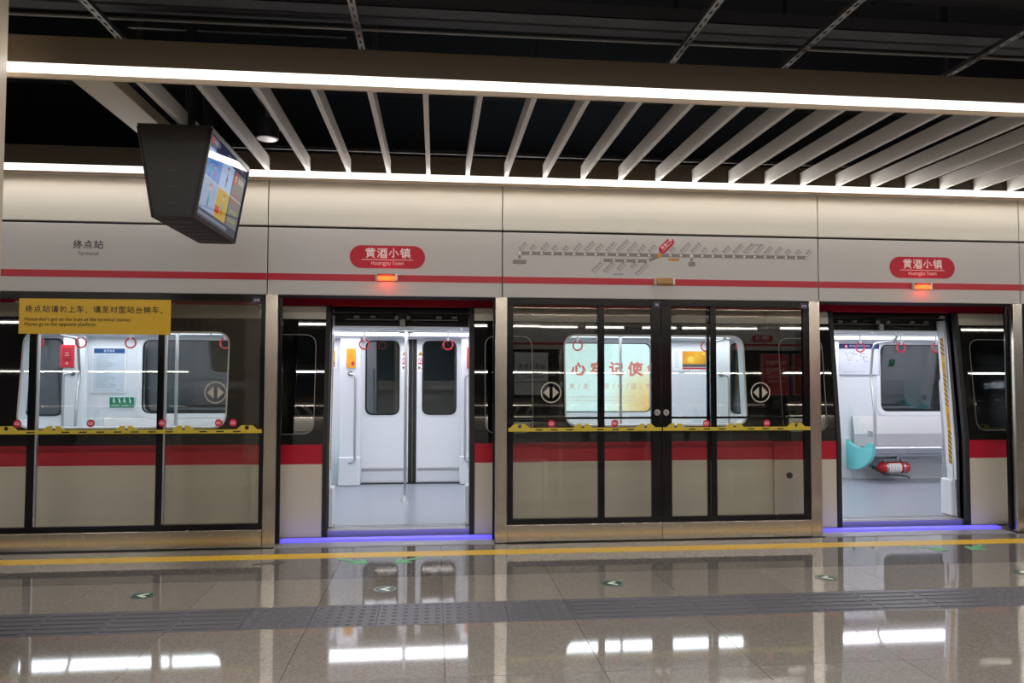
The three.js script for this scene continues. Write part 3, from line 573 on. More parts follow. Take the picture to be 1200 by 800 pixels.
// doorways on the platform side
for (const k of [-1, 0, 1, 2]) {
  const c = doorX(k), a = c - 0.63, b = c + 0.63;
  const fr = group('door_frame', train);
  for (const [p, q] of [[a - 0.042, a], [b, b + 0.042]]) { mesh('jamb', bx(p, q, 0.0, LEAN0, ZO - 0.09, ZO + 0.045), M.rubber, fr); mesh('jamb', lean(bx(p, q, LEAN0, 2.07, ZO - 0.09, ZO + 0.045)), M.rubber, fr); }
  const gear = group('door_gear', train);
  mesh('back_plate', bx(a - 0.2, b + 0.2, 1.9, 2.1, -0.76, -0.745), M.dark, gear);
  mesh('lintel', bx(a, b, 1.893, 1.902, -0.76, -0.70), M.carWhite, gear);
  mesh('guide_rail', bx(a + 0.1, b - 0.1, 1.958, 1.966, -0.70, -0.68), M.galvanised, gear);
  mesh('upper_rail', bx(a, b, 2.03, 2.06, -0.72, -0.66), M.dark, gear);
  mesh('motor_box', bx(c - 0.06, c + 0.07, 1.96, 2.03, -0.75, -0.66, 0.006), M.housing, gear);
  mesh('motor_bracket', join(bx(c - 0.02, c + 0.03, 1.9, 1.97, -0.7, -0.66, 0.004), cyl(0.018, 0.018, 0.03, c - 0.05, 1.98, -0.645, 'z', 14), cyl(0.018, 0.018, 0.03, c + 0.06, 1.98, -0.645, 'z', 14)), M.galvanised, gear);
  mesh('roller_block', join([-0.45, -0.3, 0.32, 0.47].map((x) => bx(c + x, c + x + 0.05, 1.975, 2.0, -0.72, -0.67, 0.004))), M.galvanised, gear);
  mesh('wiring', tube([[c - 0.4, 1.99, -0.66], [c - 0.25, 1.97, -0.65], [c - 0.1, 2.0, -0.66], [c + 0.2, 1.93, -0.66], [c + 0.4, 1.92, -0.66]], 0.004, false, 40, 6), M.black, gear);
  const sill = group('door_sill', train);
  mesh('tread', bx(a, b, FY, FY + 0.006, ZO - 0.22, ZO - 0.02), M.seatSteel, sill);
  mesh('sill_face', bx(a, b, -0.1, FY, ZO - 0.02, ZO + 0.004), M.seatSteel, sill);
  mesh('groove', join([0, 1, 2].map((i) => bx(a, b, FY + 0.006, FY + 0.0066, ZO - 0.19 + i * 0.05, ZO - 0.175 + i * 0.05))), M.gap, sill);
  for (const s of [-1, 1]) {   // pocket pillar inside the doorway with its hazard tape, and the opened outer leaf
    const e = c + s * 0.63, P0 = (p, q) => (s < 0 ? [e - q, e - p] : [e + p, e + q]);
    const pil = group('door_pillar', train);
    mesh('post', lean(bx(...P0(0.0, 0.16), FY + 0.36, 2.0, -0.60, ZN + 0.02, 0.006)), M.carWhiteGloss, pil);
    mesh('foot_box', bx(...P0(-0.03, 0.16), FY + 0.006, FY + 0.36, -0.66, -0.50, 0.012), M.carWhiteGloss, pil);
    const tape = canvasTex(64, 1024, (g, w, h) => {
      g.fillStyle = '#f0efe9'; g.fillRect(0, 0, w, h); g.fillStyle = '#d9a520'; g.fillRect(8, 0, w - 16, h); g.strokeStyle = '#3a3d45'; g.lineWidth = 13;
      for (const [p, q] of [[0, 150], [300, 560], [760, 1024]]) { g.save(); g.beginPath(); g.rect(8, p, w - 16, q - p); g.clip(); for (let y = p - 60; y < q + 60; y += 40) { g.beginPath(); g.moveTo(-10, y); g.lineTo(w + 10, y + 60); g.stroke(); } g.restore(); }
      g.strokeStyle = '#7a5a10'; g.lineWidth = 3; for (const y of [200, 620]) for (let i = 0; i < 8; i++) { g.strokeRect(22, y + i * 14, 20, 8); }
    });
    const tg = new THREE.PlaneGeometry(0.07, 1.25, 1, 4); tg.rotateY(-s * Math.PI / 2); tg.translate(e - s * 0.0015, 1.2, -0.54);
    mesh('hazard_tape', lean(tg), printed(tape), pil);
    const hr = mesh('handrail', lean(bentTube([[e + s * 0.035, 1.39, -0.59], [e + s * 0.03, 1.4, -0.66], [e + s * 0.03, 0.83, -0.68], [e + s * 0.03, 0.24, -0.70], [e + s * 0.03, 0.22, -0.65]], 0.0135, 0.014)), M.steelBright, pil); void hr;
    const lf = group('door_leaf', train), L = s < 0 ? [e - 0.66, e - 0.044] : [e + 0.044, e + 0.66], W = [L[0] + 0.10, L[1] - 0.085, 0.92, 1.80, 0.1];
    mesh('lower_skin', bx(L[0], L[1], 0.012, 0.652, ZO + 0.006, ZO + 0.034, 0.004), M.carCream, lf);
    mesh('red_band', bx(L[0], L[1], 0.652, LEAN0, ZO + 0.006, ZO + 0.034), M.carRed, lf);
    mesh('black_skin', lean(panel(L[0], L[1], LEAN0, 1.946, ZO + 0.006, ZO + 0.034, [W])), M.carBlack, lf);
    mesh('upper_skin', lean(bx(L[0], L[1], 1.946, 2.06, ZO + 0.006, ZO + 0.034)), M.carCream, lf);
    mesh('leaf_window', lean(flatPane(W[0], W[1], W[2], W[3], ZO + 0.027)), M.trainGlassDark, lf);
    mesh('gasket', lean(ring([W[0] - 0.006, W[1] + 0.006, W[2] - 0.006, W[3] + 0.006, 0.105], W, ZO + 0.03, ZO + 0.036)), M.galvanised, lf);
  }
}
// far side of the carriage; its panes stand slightly tilted like the body side
function tiltIn(g, y0, k = 0.06) { g = plain(g); const p = g.attributes.position; for (let i = 0; i < p.count; i++) p.setZ(i, p.getZ(i) + (p.getY(i) - y0) * k); g.computeVertexNormals(); return g; }
const farWindows = [-7.557, -2.77, 2.017, 6.804, 11.59].map((c) => [c - 0.81, c + 0.81, 0.955, 1.86, 0.11]);
const farDoors = [-2, -1, 0, 1, 2].map((k) => -0.305 + PITCH * k);
{
  let x = -9.4;
  for (const c of [...farDoors, 15.2]) {
    const a = x, b = Math.min(c - 0.63, 14.3);
    if (b > a) {
      const win = farWindows.filter((w) => w[0] > a && w[1] < b);
      mesh('far_lining', panel(a, b, FY, 1.93, ZF - 0.08, ZF, win), M.carWhite, train);
      for (const w of win) {
        const g = group('far_window', train);
        mesh('surround', ring([w[0] - 0.055, w[1] + 0.055, w[2] - 0.055, w[3] + 0.055, 0.15], w, ZF - 0.01, ZF + 0.012), M.carWhiteGloss, g);
        mesh('gasket', ring([w[0], w[1], w[2], w[3], 0.11], [w[0] + 0.012, w[1] - 0.012, w[2] + 0.012, w[3] - 0.012, 0.1], ZF - 0.03, ZF + 0.004), M.rubber, g);
        mesh('pane', tiltIn(flatPane(w[0], w[1], w[2], w[3], ZF - 0.078), w[2], 0.085), M.trainGlassDark, g);
      }
    }
    x = c + 0.63;
  }
  farDoors.forEach((c) => {
    for (const s of [-1, 1]) {
      const lf = group('far_door_leaf', train), L = s < 0 ? [c - 0.63, c - 0.036] : [c + 0.068, c + 0.63], W = s < 0 ? [c - 0.566, c - 0.161, 0.94, 1.858, 0.09] : [c + 0.151, c + 0.563, 0.94, 1.858, 0.09];
      mesh('leaf_panel', panel(L[0], L[1], FY + 0.012, 1.93, ZF - 0.075, ZF - 0.045, [W]), M.carWhiteGloss, lf);
      mesh('ledge', bx(L[0] + 0.02, L[1] - 0.005, 0.228, 0.262, ZF - 0.05, ZF - 0.02, 0.004), M.seatSteel, lf);
      mesh('foot_panel', bx(L[0] + 0.02, L[1] - 0.005, FY + 0.02, 0.226, ZF - 0.05, ZF - 0.036, 0.003), M.carWhite, lf);
      mesh('gasket', ring([W[0] - 0.014, W[1] + 0.014, W[2] - 0.014, W[3] + 0.014, 0.1], [W[0] + 0.004, W[1] - 0.004, W[2] + 0.004, W[3] - 0.004, 0.086], ZF - 0.06, ZF - 0.036), M.rubber, lf);
      mesh('pane', tiltIn(flatPane(W[0], W[1], W[2], W[3], ZF - 0.074), W[2], 0.03), M.trainGlassDark, lf);
      mesh('edge_seal', bx(s < 0 ? c - 0.036 : c + 0.022, s < 0 ? c + 0.008 : c + 0.068, FY + 0.012, 1.93, ZF - 0.075, ZF - 0.04, 0.006), M.rubber, lf);
      // pillar beside the far door with its handrail
      const pil = group('far_pillar', train), e = c + s * 0.63, P0 = (p, q) => (s < 0 ? [e - q, e - p] : [e + p, e + q]);
      mesh('post', bx(...P0(0, 0.25), FY + 0.36, 1.92, ZF, ZF + 0.1, 0.008), M.carWhiteGloss, pil);
      mesh('foot_box', bx(...P0(-0.012, 0.26), FY, FY + 0.36, ZF, ZF + 0.13, 0.02), M.carWhiteGloss, pil);
      mesh('handrail', bentTube([[e + s * 0.12, 1.45, ZF + 0.1], [e + s * 0.12, 1.45, ZF + 0.17], [e + s * 0.05, 1.43, ZF + 0.18], [e + s * 0.05, 0.37, ZF + 0.18], [e + s * 0.12, 0.35, ZF + 0.17], [e + s * 0.12, 0.35, ZF + 0.1]], 0.015, 0.035), M.seatSteel, pil);
      mesh('flange', join(cyl(0.032, 0.032, 0.012, e + s * 0.12, 1.45, ZF + 0.106, 'z', 18), cyl(0.032, 0.032, 0.012, e + s * 0.12, 0.35, ZF + 0.106, 'z', 18)), M.galvanised, pil);
    }
    const t = group('far_threshold', train);
    mesh('plate', bx(c - 0.63, c + 0.63, FY, FY + 0.012, ZF - 0.08, ZF), M.rubber, t);
    mesh('lintel', bx(c - 0.63, c + 0.63, 1.9, 1.94, ZF - 0.08, ZF + 0.01), M.carWhite, t);
  });
  mesh('far_skin', panel(-9.4, 14.3, -0.9, 2.32, ZF - 0.1, ZF - 0.082, [...farWindows, ...farDoors.flatMap((c) => [[c - 0.566, c - 0.161, 0.94, 1.858, 0.09], [c + 0.151, c + 0.563, 0.94, 1.858, 0.09]])]), M.carCream, train);
}
const warnTex = canvasTex(128, 480, (g, w, h) => {
  g.fillStyle = '#f6f6f6'; g.fillRect(0, 0, w, h); g.fillStyle = '#e2a51c'; g.beginPath(); g.moveTo(64, 12); g.lineTo(118, 104); g.lineTo(10, 104); g.fill(); g.strokeStyle = '#222'; g.lineWidth = 8; g.stroke();
  g.fillStyle = '#222'; g.fillRect(50, 56, 28, 34); g.strokeStyle = '#c01c2c'; g.lineWidth = 12; g.beginPath(); g.arc(64, 208, 46, 0, 7); g.moveTo(32, 176); g.lineTo(96, 240); g.stroke(); g.fillStyle = '#333'; g.fillRect(58, 176, 12, 60);
  g.fillStyle = '#c01c2c'; g.fillRect(14, 268, 100, 34); g.fillStyle = '#333'; g.fillRect(22, 352, 30, 60); g.strokeStyle = '#c01c2c'; g.beginPath(); g.moveTo(40, 350); g.lineTo(112, 424); g.stroke();
});
for (const [x, label] of [[-0.395, 'strip of yellow and red warning stickers on the door leaf behind the pole'], [-0.195, 'strip of yellow and red warning stickers on the door leaf beside the black seal']])
  tag(sheet('warning_sticker', x - 0.036, x + 0.036, 1.47, 1.745, ZF - 0.0455, warnTex), label, 'sticker');

// ---------------------------------------------------------------- inside the carriage
const mergeRail = (() => {
  const o = group('ceiling_rail'); tag(o, 'long steel grab rail under the carriage ceiling', 'grab rail');
  mesh('rail', tube([[-9.3, 1.92, -1.82], [14.2, 1.92, -1.82]], 0.017, false, 1, 14), M.steelBright, o);
  for (let k = -3; k < 6; k++) mesh('hanger', tube([[doorX(k / 2) + 0.6, 1.92, -1.82], [doorX(k / 2) + 0.6, 2.04, -1.82]], 0.014, false, 1, 10), M.steelBright, o);
  return o;
})(); void mergeRail;
for (const [x, where] of [[-5.11, 'beyond the carriage window with the yellow notice'], [-2.735, 'behind the glass with the yellow notice'], [-0.322, 'in front of the white carriage doors'], [2.075, 'behind the emergency doors in front of the lightbox'], [4.47, 'hidden behind the steel post by the bench doorway'], [6.86, 'beyond the bench doorway']]) {
  const o = group('grab_pole', null, [x, FY, -1.82]); tag(o, 'upright steel grab pole ' + where, 'grab pole');
  mesh('pole', tube([[0, 0.02, 0], [0, 1.85, 0]], 0.0165, false, 1, 16), M.steelBright, o);
  mesh('foot', cyl(0.042, 0.022, 0.07, 0, 0.035, 0, 'y', 20), M.steelBright, o);
  mesh('tee_joint', join(cyl(0.026, 0.026, 0.07, 0, 1.83, 0, 'y', 16), cyl(0.026, 0.026, 0.15, 0, 1.86, 0, 'x', 16)), M.steelBright, o);
}
{
  const strapGeo = join(bx(-0.008, 0.008, 0.055, 0.17, -0.004, 0.004), bx(-0.018, 0.018, 0.135, 0.165, -0.02, 0.02, 0.006)), ringGeo = new THREE.TorusGeometry(0.052, 0.0085, 10, 36), holdGeo = bx(-0.014, 0.014, 0.042, 0.075, -0.012, 0.012, 0.005);
  for (const [x, where] of [[-4.132, 'beside the dark mullion of the yellow notice glass'], [-3.708, 'between the red alarm box and the notice sheet'], [-3.21, 'above the green priority seat sticker'], [-2.241, 'at the end of the carriage window with the yellow notice'], [-0.773, 'beside the orange sticker in the open doorway'], [0.136, 'beside the red alarm box in the open doorway'], [1.586, 'in front of the bright lightbox'], [3.068, 'in front of the small orange advert'], [3.482, 'at the end of the carriage window behind the emergency door'], [4.928, 'in front of the network map'], [5.434, 'beside the top of the bent pole above the bench'], [5.872, 'next to the hazard tape above the bench']]) {
    const o = group('hanging_strap', null, [x, 1.771, -1.82]); tag(o, 'red ring grab strap ' + where, 'hanging strap', 'red ring straps along the carriage rail');
    mesh('strap', strapGeo, M.strapWeb, o); mesh('ring', ringGeo, M.redPlastic, o); mesh('holder', holdGeo, M.strapWeb, o);
  }
}
const profile = (pts, half) => { const s = new THREE.Shape(pts.map((p) => new THREE.Vector2(...p))); const g = new THREE.ExtrudeGeometry(s, { depth: half * 2, bevelEnabled: true, bevelSize: 0.006, bevelThickness: 0.006, bevelSegments: 2, curveSegments: 12 }); g.rotateY(-Math.PI / 2); g.translate(half, 0, 0); return g; };
const turqShape = (() => { const s = new THREE.Shape(); s.moveTo(0, 0.145); s.quadraticCurveTo(0.34, 0.12, 0.56, 0.32); s.quadraticCurveTo(0.62, 0.4, 0.62, 0.515); s.lineTo(0.5, 0.515); s.quadraticCurveTo(0.42, 0.42, 0.25, 0.44); s.quadraticCurveTo(0.1, 0.46, 0, 0.52); return s; })();
const screenShape = (() => { const s = new THREE.Shape(); s.moveTo(0.02, 0.5); s.lineTo(0.02, 0.98); s.quadraticCurveTo(0.16, 0.96, 0.3, 0.78); s.lineTo(0.52, 0.62); s.lineTo(0.54, 0.5); s.quadraticCurveTo(0.3, 0.42, 0.02, 0.5); return s; })();
function bench(cx, far, label) {
  const o = group('bench_seat', null, [cx, FY, far ? ZF : ZN - 0.06]); if (!far) o.rotation.y = Math.PI; tag(o, label, 'bench');
  const H = 1.27;
  // seat: a thin rolled steel sheet in five shallow places
  const seatPts = [[0.03, 0.40], [0.36, 0.415], [0.42, 0.455], [0.445, 0.44], [0.43, 0.38], [0.38, 0.36], [0.03, 0.36]];
  for (let i = 0; i < 5; i++) { const w = 2 * H / 5, g = profile(seatPts, w / 2 - 0.008); g.translate(-H + w * (i + 0.5), 0, 0); mesh('seat', g, M.seatSteel, o); }
  const bk = profile([[0.012, 0.43], [0.05, 0.44], [0.075, 0.6], [0.03, 0.83], [0.012, 0.83]], H); mesh('backrest', bk, M.seatSteel, o);
  mesh('front_skirt', bx(-H, H, 0.335, 0.375, 0.36, 0.40, 0.006), M.seatSteel, o);
  mesh('support', bx(-H, H, 0.0, 0.35, 0.0, 0.03), M.carWhite, o);
  for (const x of [-0.85, 0, 0.85]) mesh('bracket', bx(x - 0.02, x + 0.02, 0.3, 0.36, 0.03, 0.38, 0.004), M.seatSteel, o);
  for (const s of [-1, 1]) {
    const e = s * (H + 0.06);
    const t = new THREE.ExtrudeGeometry(turqShape, { depth: 0.03, bevelEnabled: true, bevelSize: 0.006, bevelThickness: 0.006, bevelSegments: 2, curveSegments: 16 }); t.rotateY(-Math.PI / 2); t.translate(e + 0.015, 0, 0);
    mesh('end_panel', t, M.turquoise, o);
    const q = new THREE.ShapeGeometry(screenShape, 16); q.rotateY(-Math.PI / 2); q.translate(e, 0, 0);
    mesh('glass_screen', q, M.clear, o);
    mesh('screen_clamp', bx(e - 0.012, e + 0.012, 0.6, 0.68, 0.5, 0.59, 0.006), M.seatSteel, o);
  }
  return o;
}
for (const [c, lf, ln] of [[-2.727, 'steel bench with turquoise ends behind the glass with the yellow notice', 'steel bench against the near carriage side behind the yellow notice'], [2.06, 'steel bench with turquoise ends under the window with the lightbox', 'steel bench against the near carriage side behind the emergency doors'], [6.847, 'steel bench with a red fire extinguisher below it', 'steel bench on the near carriage side, mirrored in the window above the other bench']]) { bench(c, true, lf); bench(c, false, ln); }
for (const [x, where] of [[-4.057, 'beside the notice sheet behind the yellow notice glass'], [-1.397, 'at the bench end next to the orange sticker pillar'], [0.73, 'at the bench end beyond the red alarm box'], [3.39, 'at the bench end under the small orange advert'], [5.517, 'rising from the turquoise bench end near the fire extinguisher'], [8.177, 'at the hidden end of the bench with the fire extinguisher']]) {
  const o = group('bent_pole', null, [x, 0, 0]); tag(o, 'bent steel pole ' + where, 'grab pole', 'bent poles at the far benches');
  mesh('pole', bentTube([[0, 0.55, -2.51], [0, 1.0, -2.52], [0, 1.45, -2.59], [0, 1.845, -2.52], [0, 1.872, -2.02], [0, 2.027, -2.0]], 0.0165, 0.1, 12), M.steelBright, o);
  mesh('clamp', cyl(0.03, 0.03, 0.03, 0, 2.015, -2.0, 'y', 14), M.steelBright, o);
}
{
  const o = group('fire_extinguisher', null, [5.965, 0.238, -2.87]); tag(o, 'red fire extinguisher lying under the steel bench', 'fire extinguisher');
  const pts = [[0, -0.215], [0.06, -0.213], [0.074, -0.19], [0.076, -0.1], [0.076, 0.13], [0.066, 0.17], [0.03, 0.195], [0.025, 0.215], [0, 0.216]].map((p) => new THREE.Vector2(...p));
  const b = new THREE.LatheGeometry(pts, 32); b.rotateZ(Math.PI / 2);
  mesh('cylinder', b, M.extinguisher, o);
  mesh('valve', join(cyl(0.02, 0.016, 0.07, -0.245, 0, 0, 'x', 14), bx(-0.33, -0.25, 0.012, 0.03, -0.008, 0.008, 0.004), bx(-0.34, -0.26, 0.04, 0.052, -0.007, 0.007, 0.003)), M.black, o);
  mesh('hose', tube([[-0.25, -0.02, 0.02], [-0.16, -0.075, 0.075], [0.0, -0.085, 0.09], [0.12, -0.1, 0.09], [0.2, -0.13, 0.06]], 0.009, false, 40, 8), M.black, o);
  const lab = new THREE.CylinderGeometry(0.0772, 0.0772, 0.17, 24, 1, true, -0.9, 1.8); lab.rotateZ(Math.PI / 2);
  mesh('paper_label', lab, printed(canvasTex(256, 200, (g, w, h) => { g.fillStyle = '#e9e7df'; g.fillRect(0, 0, w, h); g.strokeStyle = '#b03030'; tinyGlyphs(g, 8, 20, 24, 22); g.strokeStyle = '#555'; for (let i = 0; i < 5; i++) tinyGlyphs(g, 14, 20, 66 + i * 24, 12); }), { side: THREE.DoubleSide }), o);
  for (const x of [-0.105, 0.13]) mesh('strap_band', cyl(0.08, 0.08, 0.025, x, 0, 0, 'x', 28), M.seatSteel, o);
  mesh('holder_bracket', join(bx(-0.2, 0.34, 0.105, 0.115, -0.05, 0.05), bx(-0.12, -0.09, 0.07, 0.11, -0.02, 0.02), bx(0.115, 0.145, 0.07, 0.11, -0.02, 0.02)), M.seatSteel, o);
}
// printed things on the far wall
function framed(name, x0, x1, y0, y1, tex, label, category, opts = {}) {
  const o = group(name); tag(o, label, category);
  const z = opts.z ?? ZF;
  mesh('board', bx(x0 - (opts.rim ?? 0.02), x1 + (opts.rim ?? 0.02), y0 - (opts.rim ?? 0.02), y1 + (opts.rim ?? 0.02), z, z + 0.012, 0.005), opts.frame || M.white, o);
  sheet('print', x0, x1, y0, y1, z + 0.0105, tex, o, opts.mat);
  return o;
}
framed('network_map', 5.404, 5.981, 1.445, 1.872, canvasTex(1024, 756, (g, w, h) => {
  g.fillStyle = '#cdd0d8'; g.fillRect(0, 0, w, h); g.fillStyle = '#1d2a66'; g.fillRect(0, 0, w, 128); g.fillRect(0, h - 12, w, 12); g.fillRect(0, 0, 10, h); g.fillRect(w - 10, 0, 10, h);
  g.fillStyle = '#d8303a'; g.beginPath(); g.arc(190, 66, 44, 0, 7); g.fill(); g.fillStyle = '#fff'; g.fillRect(172, 48, 36, 36); g.strokeStyle = '#eceef8'; tinyGlyphs(g, 10, 270, 32, 46);
  const cols = ['#a8323c', '#2f5c9c', '#56863a', '#a87a20', '#6a4a8c', '#2c8080', '#777'];
  for (let i = 0; i < 16; i++) { g.strokeStyle = cols[i % 7]; g.lineWidth = 6; g.beginPath(); let x = 200 + rnd() * 500, y = 200 + rnd() * 250; g.moveTo(x, y); for (let j = 0; j < 6; j++) { if (rnd() < 0.5) x += (rnd() - 0.45) * 180; else y += (rnd() - 0.5) * 130; g.lineTo(x, y); } g.stroke(); }
  for (let i = 0; i < 90; i++) { g.fillStyle = cols[i % 7]; g.fillRect(150 + rnd() * 680, 180 + rnd() * 380, 7, 7); }
  g.strokeStyle = '#888'; for (let i = 0; i < 4; i++) tinyGlyphs(g, 5, 90 + i * 140, 670, 20);
}), 'network map with a navy heading beside the carriage window', 'map', { rim: 0.006, mat: { roughness: 0.35 } });
framed('notice_board', -4.145, -3.785, 1.225, 1.75, canvasTex(512, 748, (g, w, h) => {
  g.fillStyle = '#c9d3dc'; g.fillRect(0, 0, w, h); g.fillStyle = '#1d4a80'; g.fillRect(0, 0, w, 84); g.strokeStyle = '#e8eef4'; tinyGlyphs(g, 4, 160, 20, 42); g.strokeStyle = '#6d7680';
  for (let i = 0; i < 24; i++) tinyGlyphs(g, 12 + Math.floor(rnd() * 12), 50, 116 + i * 24, 13); g.fillStyle = '#c03040'; g.fillRect(410, 706, 22, 16);
}), 'passenger notice sheet with a blue heading on the carriage wall', 'notice');
framed('seat_sticker', -3.95, -3.665, 1.03, 1.155, canvasTex(512, 224, (g, w, h) => {
  g.fillStyle = '#0c7a55'; g.fillRect(0, 0, w, h); g.fillStyle = g.strokeStyle = '#e6f2ec'; g.lineCap = 'round';
  for (let i = 0; i < 4; i++) { const x = 90 + i * 110; g.beginPath(); g.arc(x, 34, 15, 0, 7); g.fill(); g.lineWidth = 20; g.beginPath(); g.moveTo(x, 56); g.lineTo(x + (i % 2 ? 16 : -14), 98); g.stroke(); g.lineWidth = 12; g.beginPath(); g.moveTo(x + 2, 66); g.lineTo(x + 34, 86); g.moveTo(x, 98); g.lineTo(x + 26, 126); g.stroke(); }
  tinyGlyphs(g, 6, 40, 160, 26); tinyGlyphs(g, 12, 250, 166, 18);
}), 'green priority seat sticker with white figures under the notice sheet', 'sticker', { rim: 0.001, frame: M.turquoise });
{ // on the platform side lining, mirrored by the window above the bench
  const n = framed('seat_sticker', -0.14, 0.14, -0.0625, 0.0625, canvasTex(256, 112, (g, w, h) => { g.fillStyle = '#0c7a55'; g.fillRect(0, 0, w, h); g.fillStyle = '#e6f2ec'; for (let i = 0; i < 4; i++) { g.beginPath(); g.arc(45 + i * 55, 20, 9, 0, 7); g.fill(); g.fillRect(38 + i * 55, 32, 14, 34); } }), 'green priority seat sticker mirrored in the window above the bench', 'sticker', { rim: 0.001, frame: M.turquoise, z: 0 });
  n.position.set(7.98, 1.2, ZN - 0.053); n.rotation.set(0, Math.PI, 0); n.rotateX(0.0997);
  const q = framed('notice_board', -0.18, 0.18, -0.14, 0.14, canvasTex(256, 200, (g, w, h) => { g.fillStyle = '#c9d3dc'; g.fillRect(0, 0, w, h); g.strokeStyle = '#5d6680'; for (let i = 0; i < 6; i++) tinyGlyphs(g, 12, 30, 24 + i * 26, 14); }), 'pale notice sheet mirrored in the window above the bench', 'notice', { z: 0 });
  q.position.set(8.05, 1.5, ZN - 0.083); q.rotation.set(0, Math.PI, 0); q.rotateX(0.0997);
}
const alarmTex = canvasTex(256, 480, (g, w, h) => { g.fillStyle = '#c62433'; g.fillRect(0, 0, w, h); g.strokeStyle = '#6e1018'; g.lineWidth = 10; g.strokeRect(54, 80, 150, 260); g.fillStyle = '#a31a26'; g.fillRect(62, 88, 134, 244); g.strokeStyle = '#f2d8d8'; tinyGlyphs(g, 3, 86, 160, 26); tinyGlyphs(g, 3, 86, 210, 26); g.fillStyle = '#c9c2c0'; g.beginPath(); g.arc(130, 400, 22, 0, 7); g.fill(); });
for (const [x, label] of [[-4.405, 'red emergency alarm box on the pillar behind the yellow notice glass'], [0.475, 'red emergency alarm box at the edge of the white carriage doors']]) {
  const o = group('alarm_box'); tag(o, label, 'alarm box');
  mesh('case', bx(x - 0.078, x + 0.078, 1.515, 1.79, ZF + 0.1, ZF + 0.125, 0.008), M.redPlastic, o); sheet('front', x - 0.07, x + 0.07, 1.523, 1.782, ZF + 0.1225, alarmTex, o);
}
framed('orange_sticker', -1.105, -0.988, 1.52, 1.765, canvasTex(200, 420, (g, w, h) => { g.fillStyle = '#e39a22'; g.fillRect(0, 0, w, h); g.strokeStyle = '#8c5a10'; tinyGlyphs(g, 5, 40, 34, 18); for (let i = 0; i < 6; i++) tinyGlyphs(g, 6, 46, 80 + i * 24, 12); g.fillStyle = '#c41e30'; g.beginPath(); g.arc(136, 316, 34, 0, 7); g.fill(); g.fillRect(112, 316, 46, 54); }), 'orange notice sticker on the pillar above a handrail', 'sticker', { rim: 0.001, z: ZF + 0.1 });
const adTex = canvasTex(512, 300, (g, w, h) => { g.fillStyle = '#f2f3f4'; g.fillRect(0, 0, w, h); const gr = g.createLinearGradient(150, 30, 490, 220); gr.addColorStop(0, '#d98a12'); gr.addColorStop(0.5, '#f2b32a'); gr.addColorStop(1, '#c98a1a'); g.fillStyle = gr; g.fillRect(134, 36, 362, 178); g.fillStyle = '#f7cc5a'; g.beginPath(); g.arc(250, 150, 44, 0, 7); g.arc(430, 70, 20, 0, 7); g.fill(); g.fillStyle = '#5b5a58'; g.fillRect(134, 214, 362, 44); g.fillStyle = '#b8323a'; g.fillRect(134, 262, 362, 26); g.strokeStyle = '#8aa0c0'; for (let i = 0; i < 8; i++) tinyGlyphs(g, 3, 26, 40 + i * 30, 16); });
framed('advert_board', 3.105, 3.61, 1.505, 1.79, adTex, 'small advert with an orange picture behind the emergency doors', 'advert', { mat: { roughness: 0.3 } });
framed('advert_board', -1.62, -1.245, 1.525, 1.77, adTex, 'small advert with an orange picture at the edge of the open doorway', 'advert', { mat: { roughness: 0.3 } });
tag(sheet('route_display', 5.0, 6.6, 1.868, 1.915, ZF + 0.012, canvasTex(1600, 48, (g, w, h) => { g.fillStyle = '#eef0f3'; g.fillRect(0, 0, w, h); g.strokeStyle = '#cf2236'; tinyGlyphs(g, 6, 40, 10, 28); tinyGlyphs(g, 4, 420, 10, 28); tinyGlyphs(g, 3, 900, 8, 34); tinyGlyphs(g, 2, 1060, 8, 34); tinyGlyphs(g, 2, 1180, 8, 34); })), 'white strip with red characters above the network map', 'sign');

// lightbox on the tunnel wall, seen through the far window
{
  const o = group('lightbox'); tag(o, 'bright advert lightbox with red Chinese characters seen through the train', 'lightbox');
  const tex = canvasTex(1140, 500, (g, w, h) => {
    g.fillStyle = '#eef7f2'; g.fillRect(0, 0, w, h);
    const k = 400, X = (m) => (m - 0.6) * k, Y = (m) => (2.0 - m) * k;
    const gr = g.createRadialGradient(X(3.25), Y(0.98), 10, X(3.25), Y(0.98), 330); gr.addColorStop(0, '#f3b064'); gr.addColorStop(0.5, '#f3dfb0'); gr.addColorStop(1, 'rgba(238,247,242,0)'); g.fillStyle = gr; g.fillRect(0, 0, w, h);
    g.strokeStyle = '#e0695c'; ['心', '牢', '记', '使', '命'].forEach((c, i) => hanzi(g, c, X(2.13 + 0.29 * i) - 42, Y(1.53) - 42, 84, 0, 0.155));
    g.strokeStyle = '#e39a86'; '党/走 共筑/中/国/梦'.split('').forEach((c, i) => hanzi(g, c, X(1.99) + i * 42, Y(1.27) - 16, 34, 0, 0.09));
    g.strokeStyle = '#eebfae'; for (const y of [1.12, 1.07]) tinyGlyphs(g, 40, X(1.95), Y(y), 10);
  });
  mesh('case', bx(0.55, 3.5, 0.7, 2.05, -5.2, -4.62, 0.01), M.tray, o);
  mesh('face', flatPane(0.6, 3.45, 0.75, 2.0, -4.618), S({ color: 0x000000, emissive: 0xffffff, emissiveMap: tex, emissiveIntensity: 2.2, roughness: 0.4 }), o);
  const l = new THREE.RectAreaLight(0xf4fff6, 1.0, 2.8, 1.2); l.position.set(2.02, 1.38, -4.6); l.lookAt(2.02, 1.38, 0); scene.add(l);
}

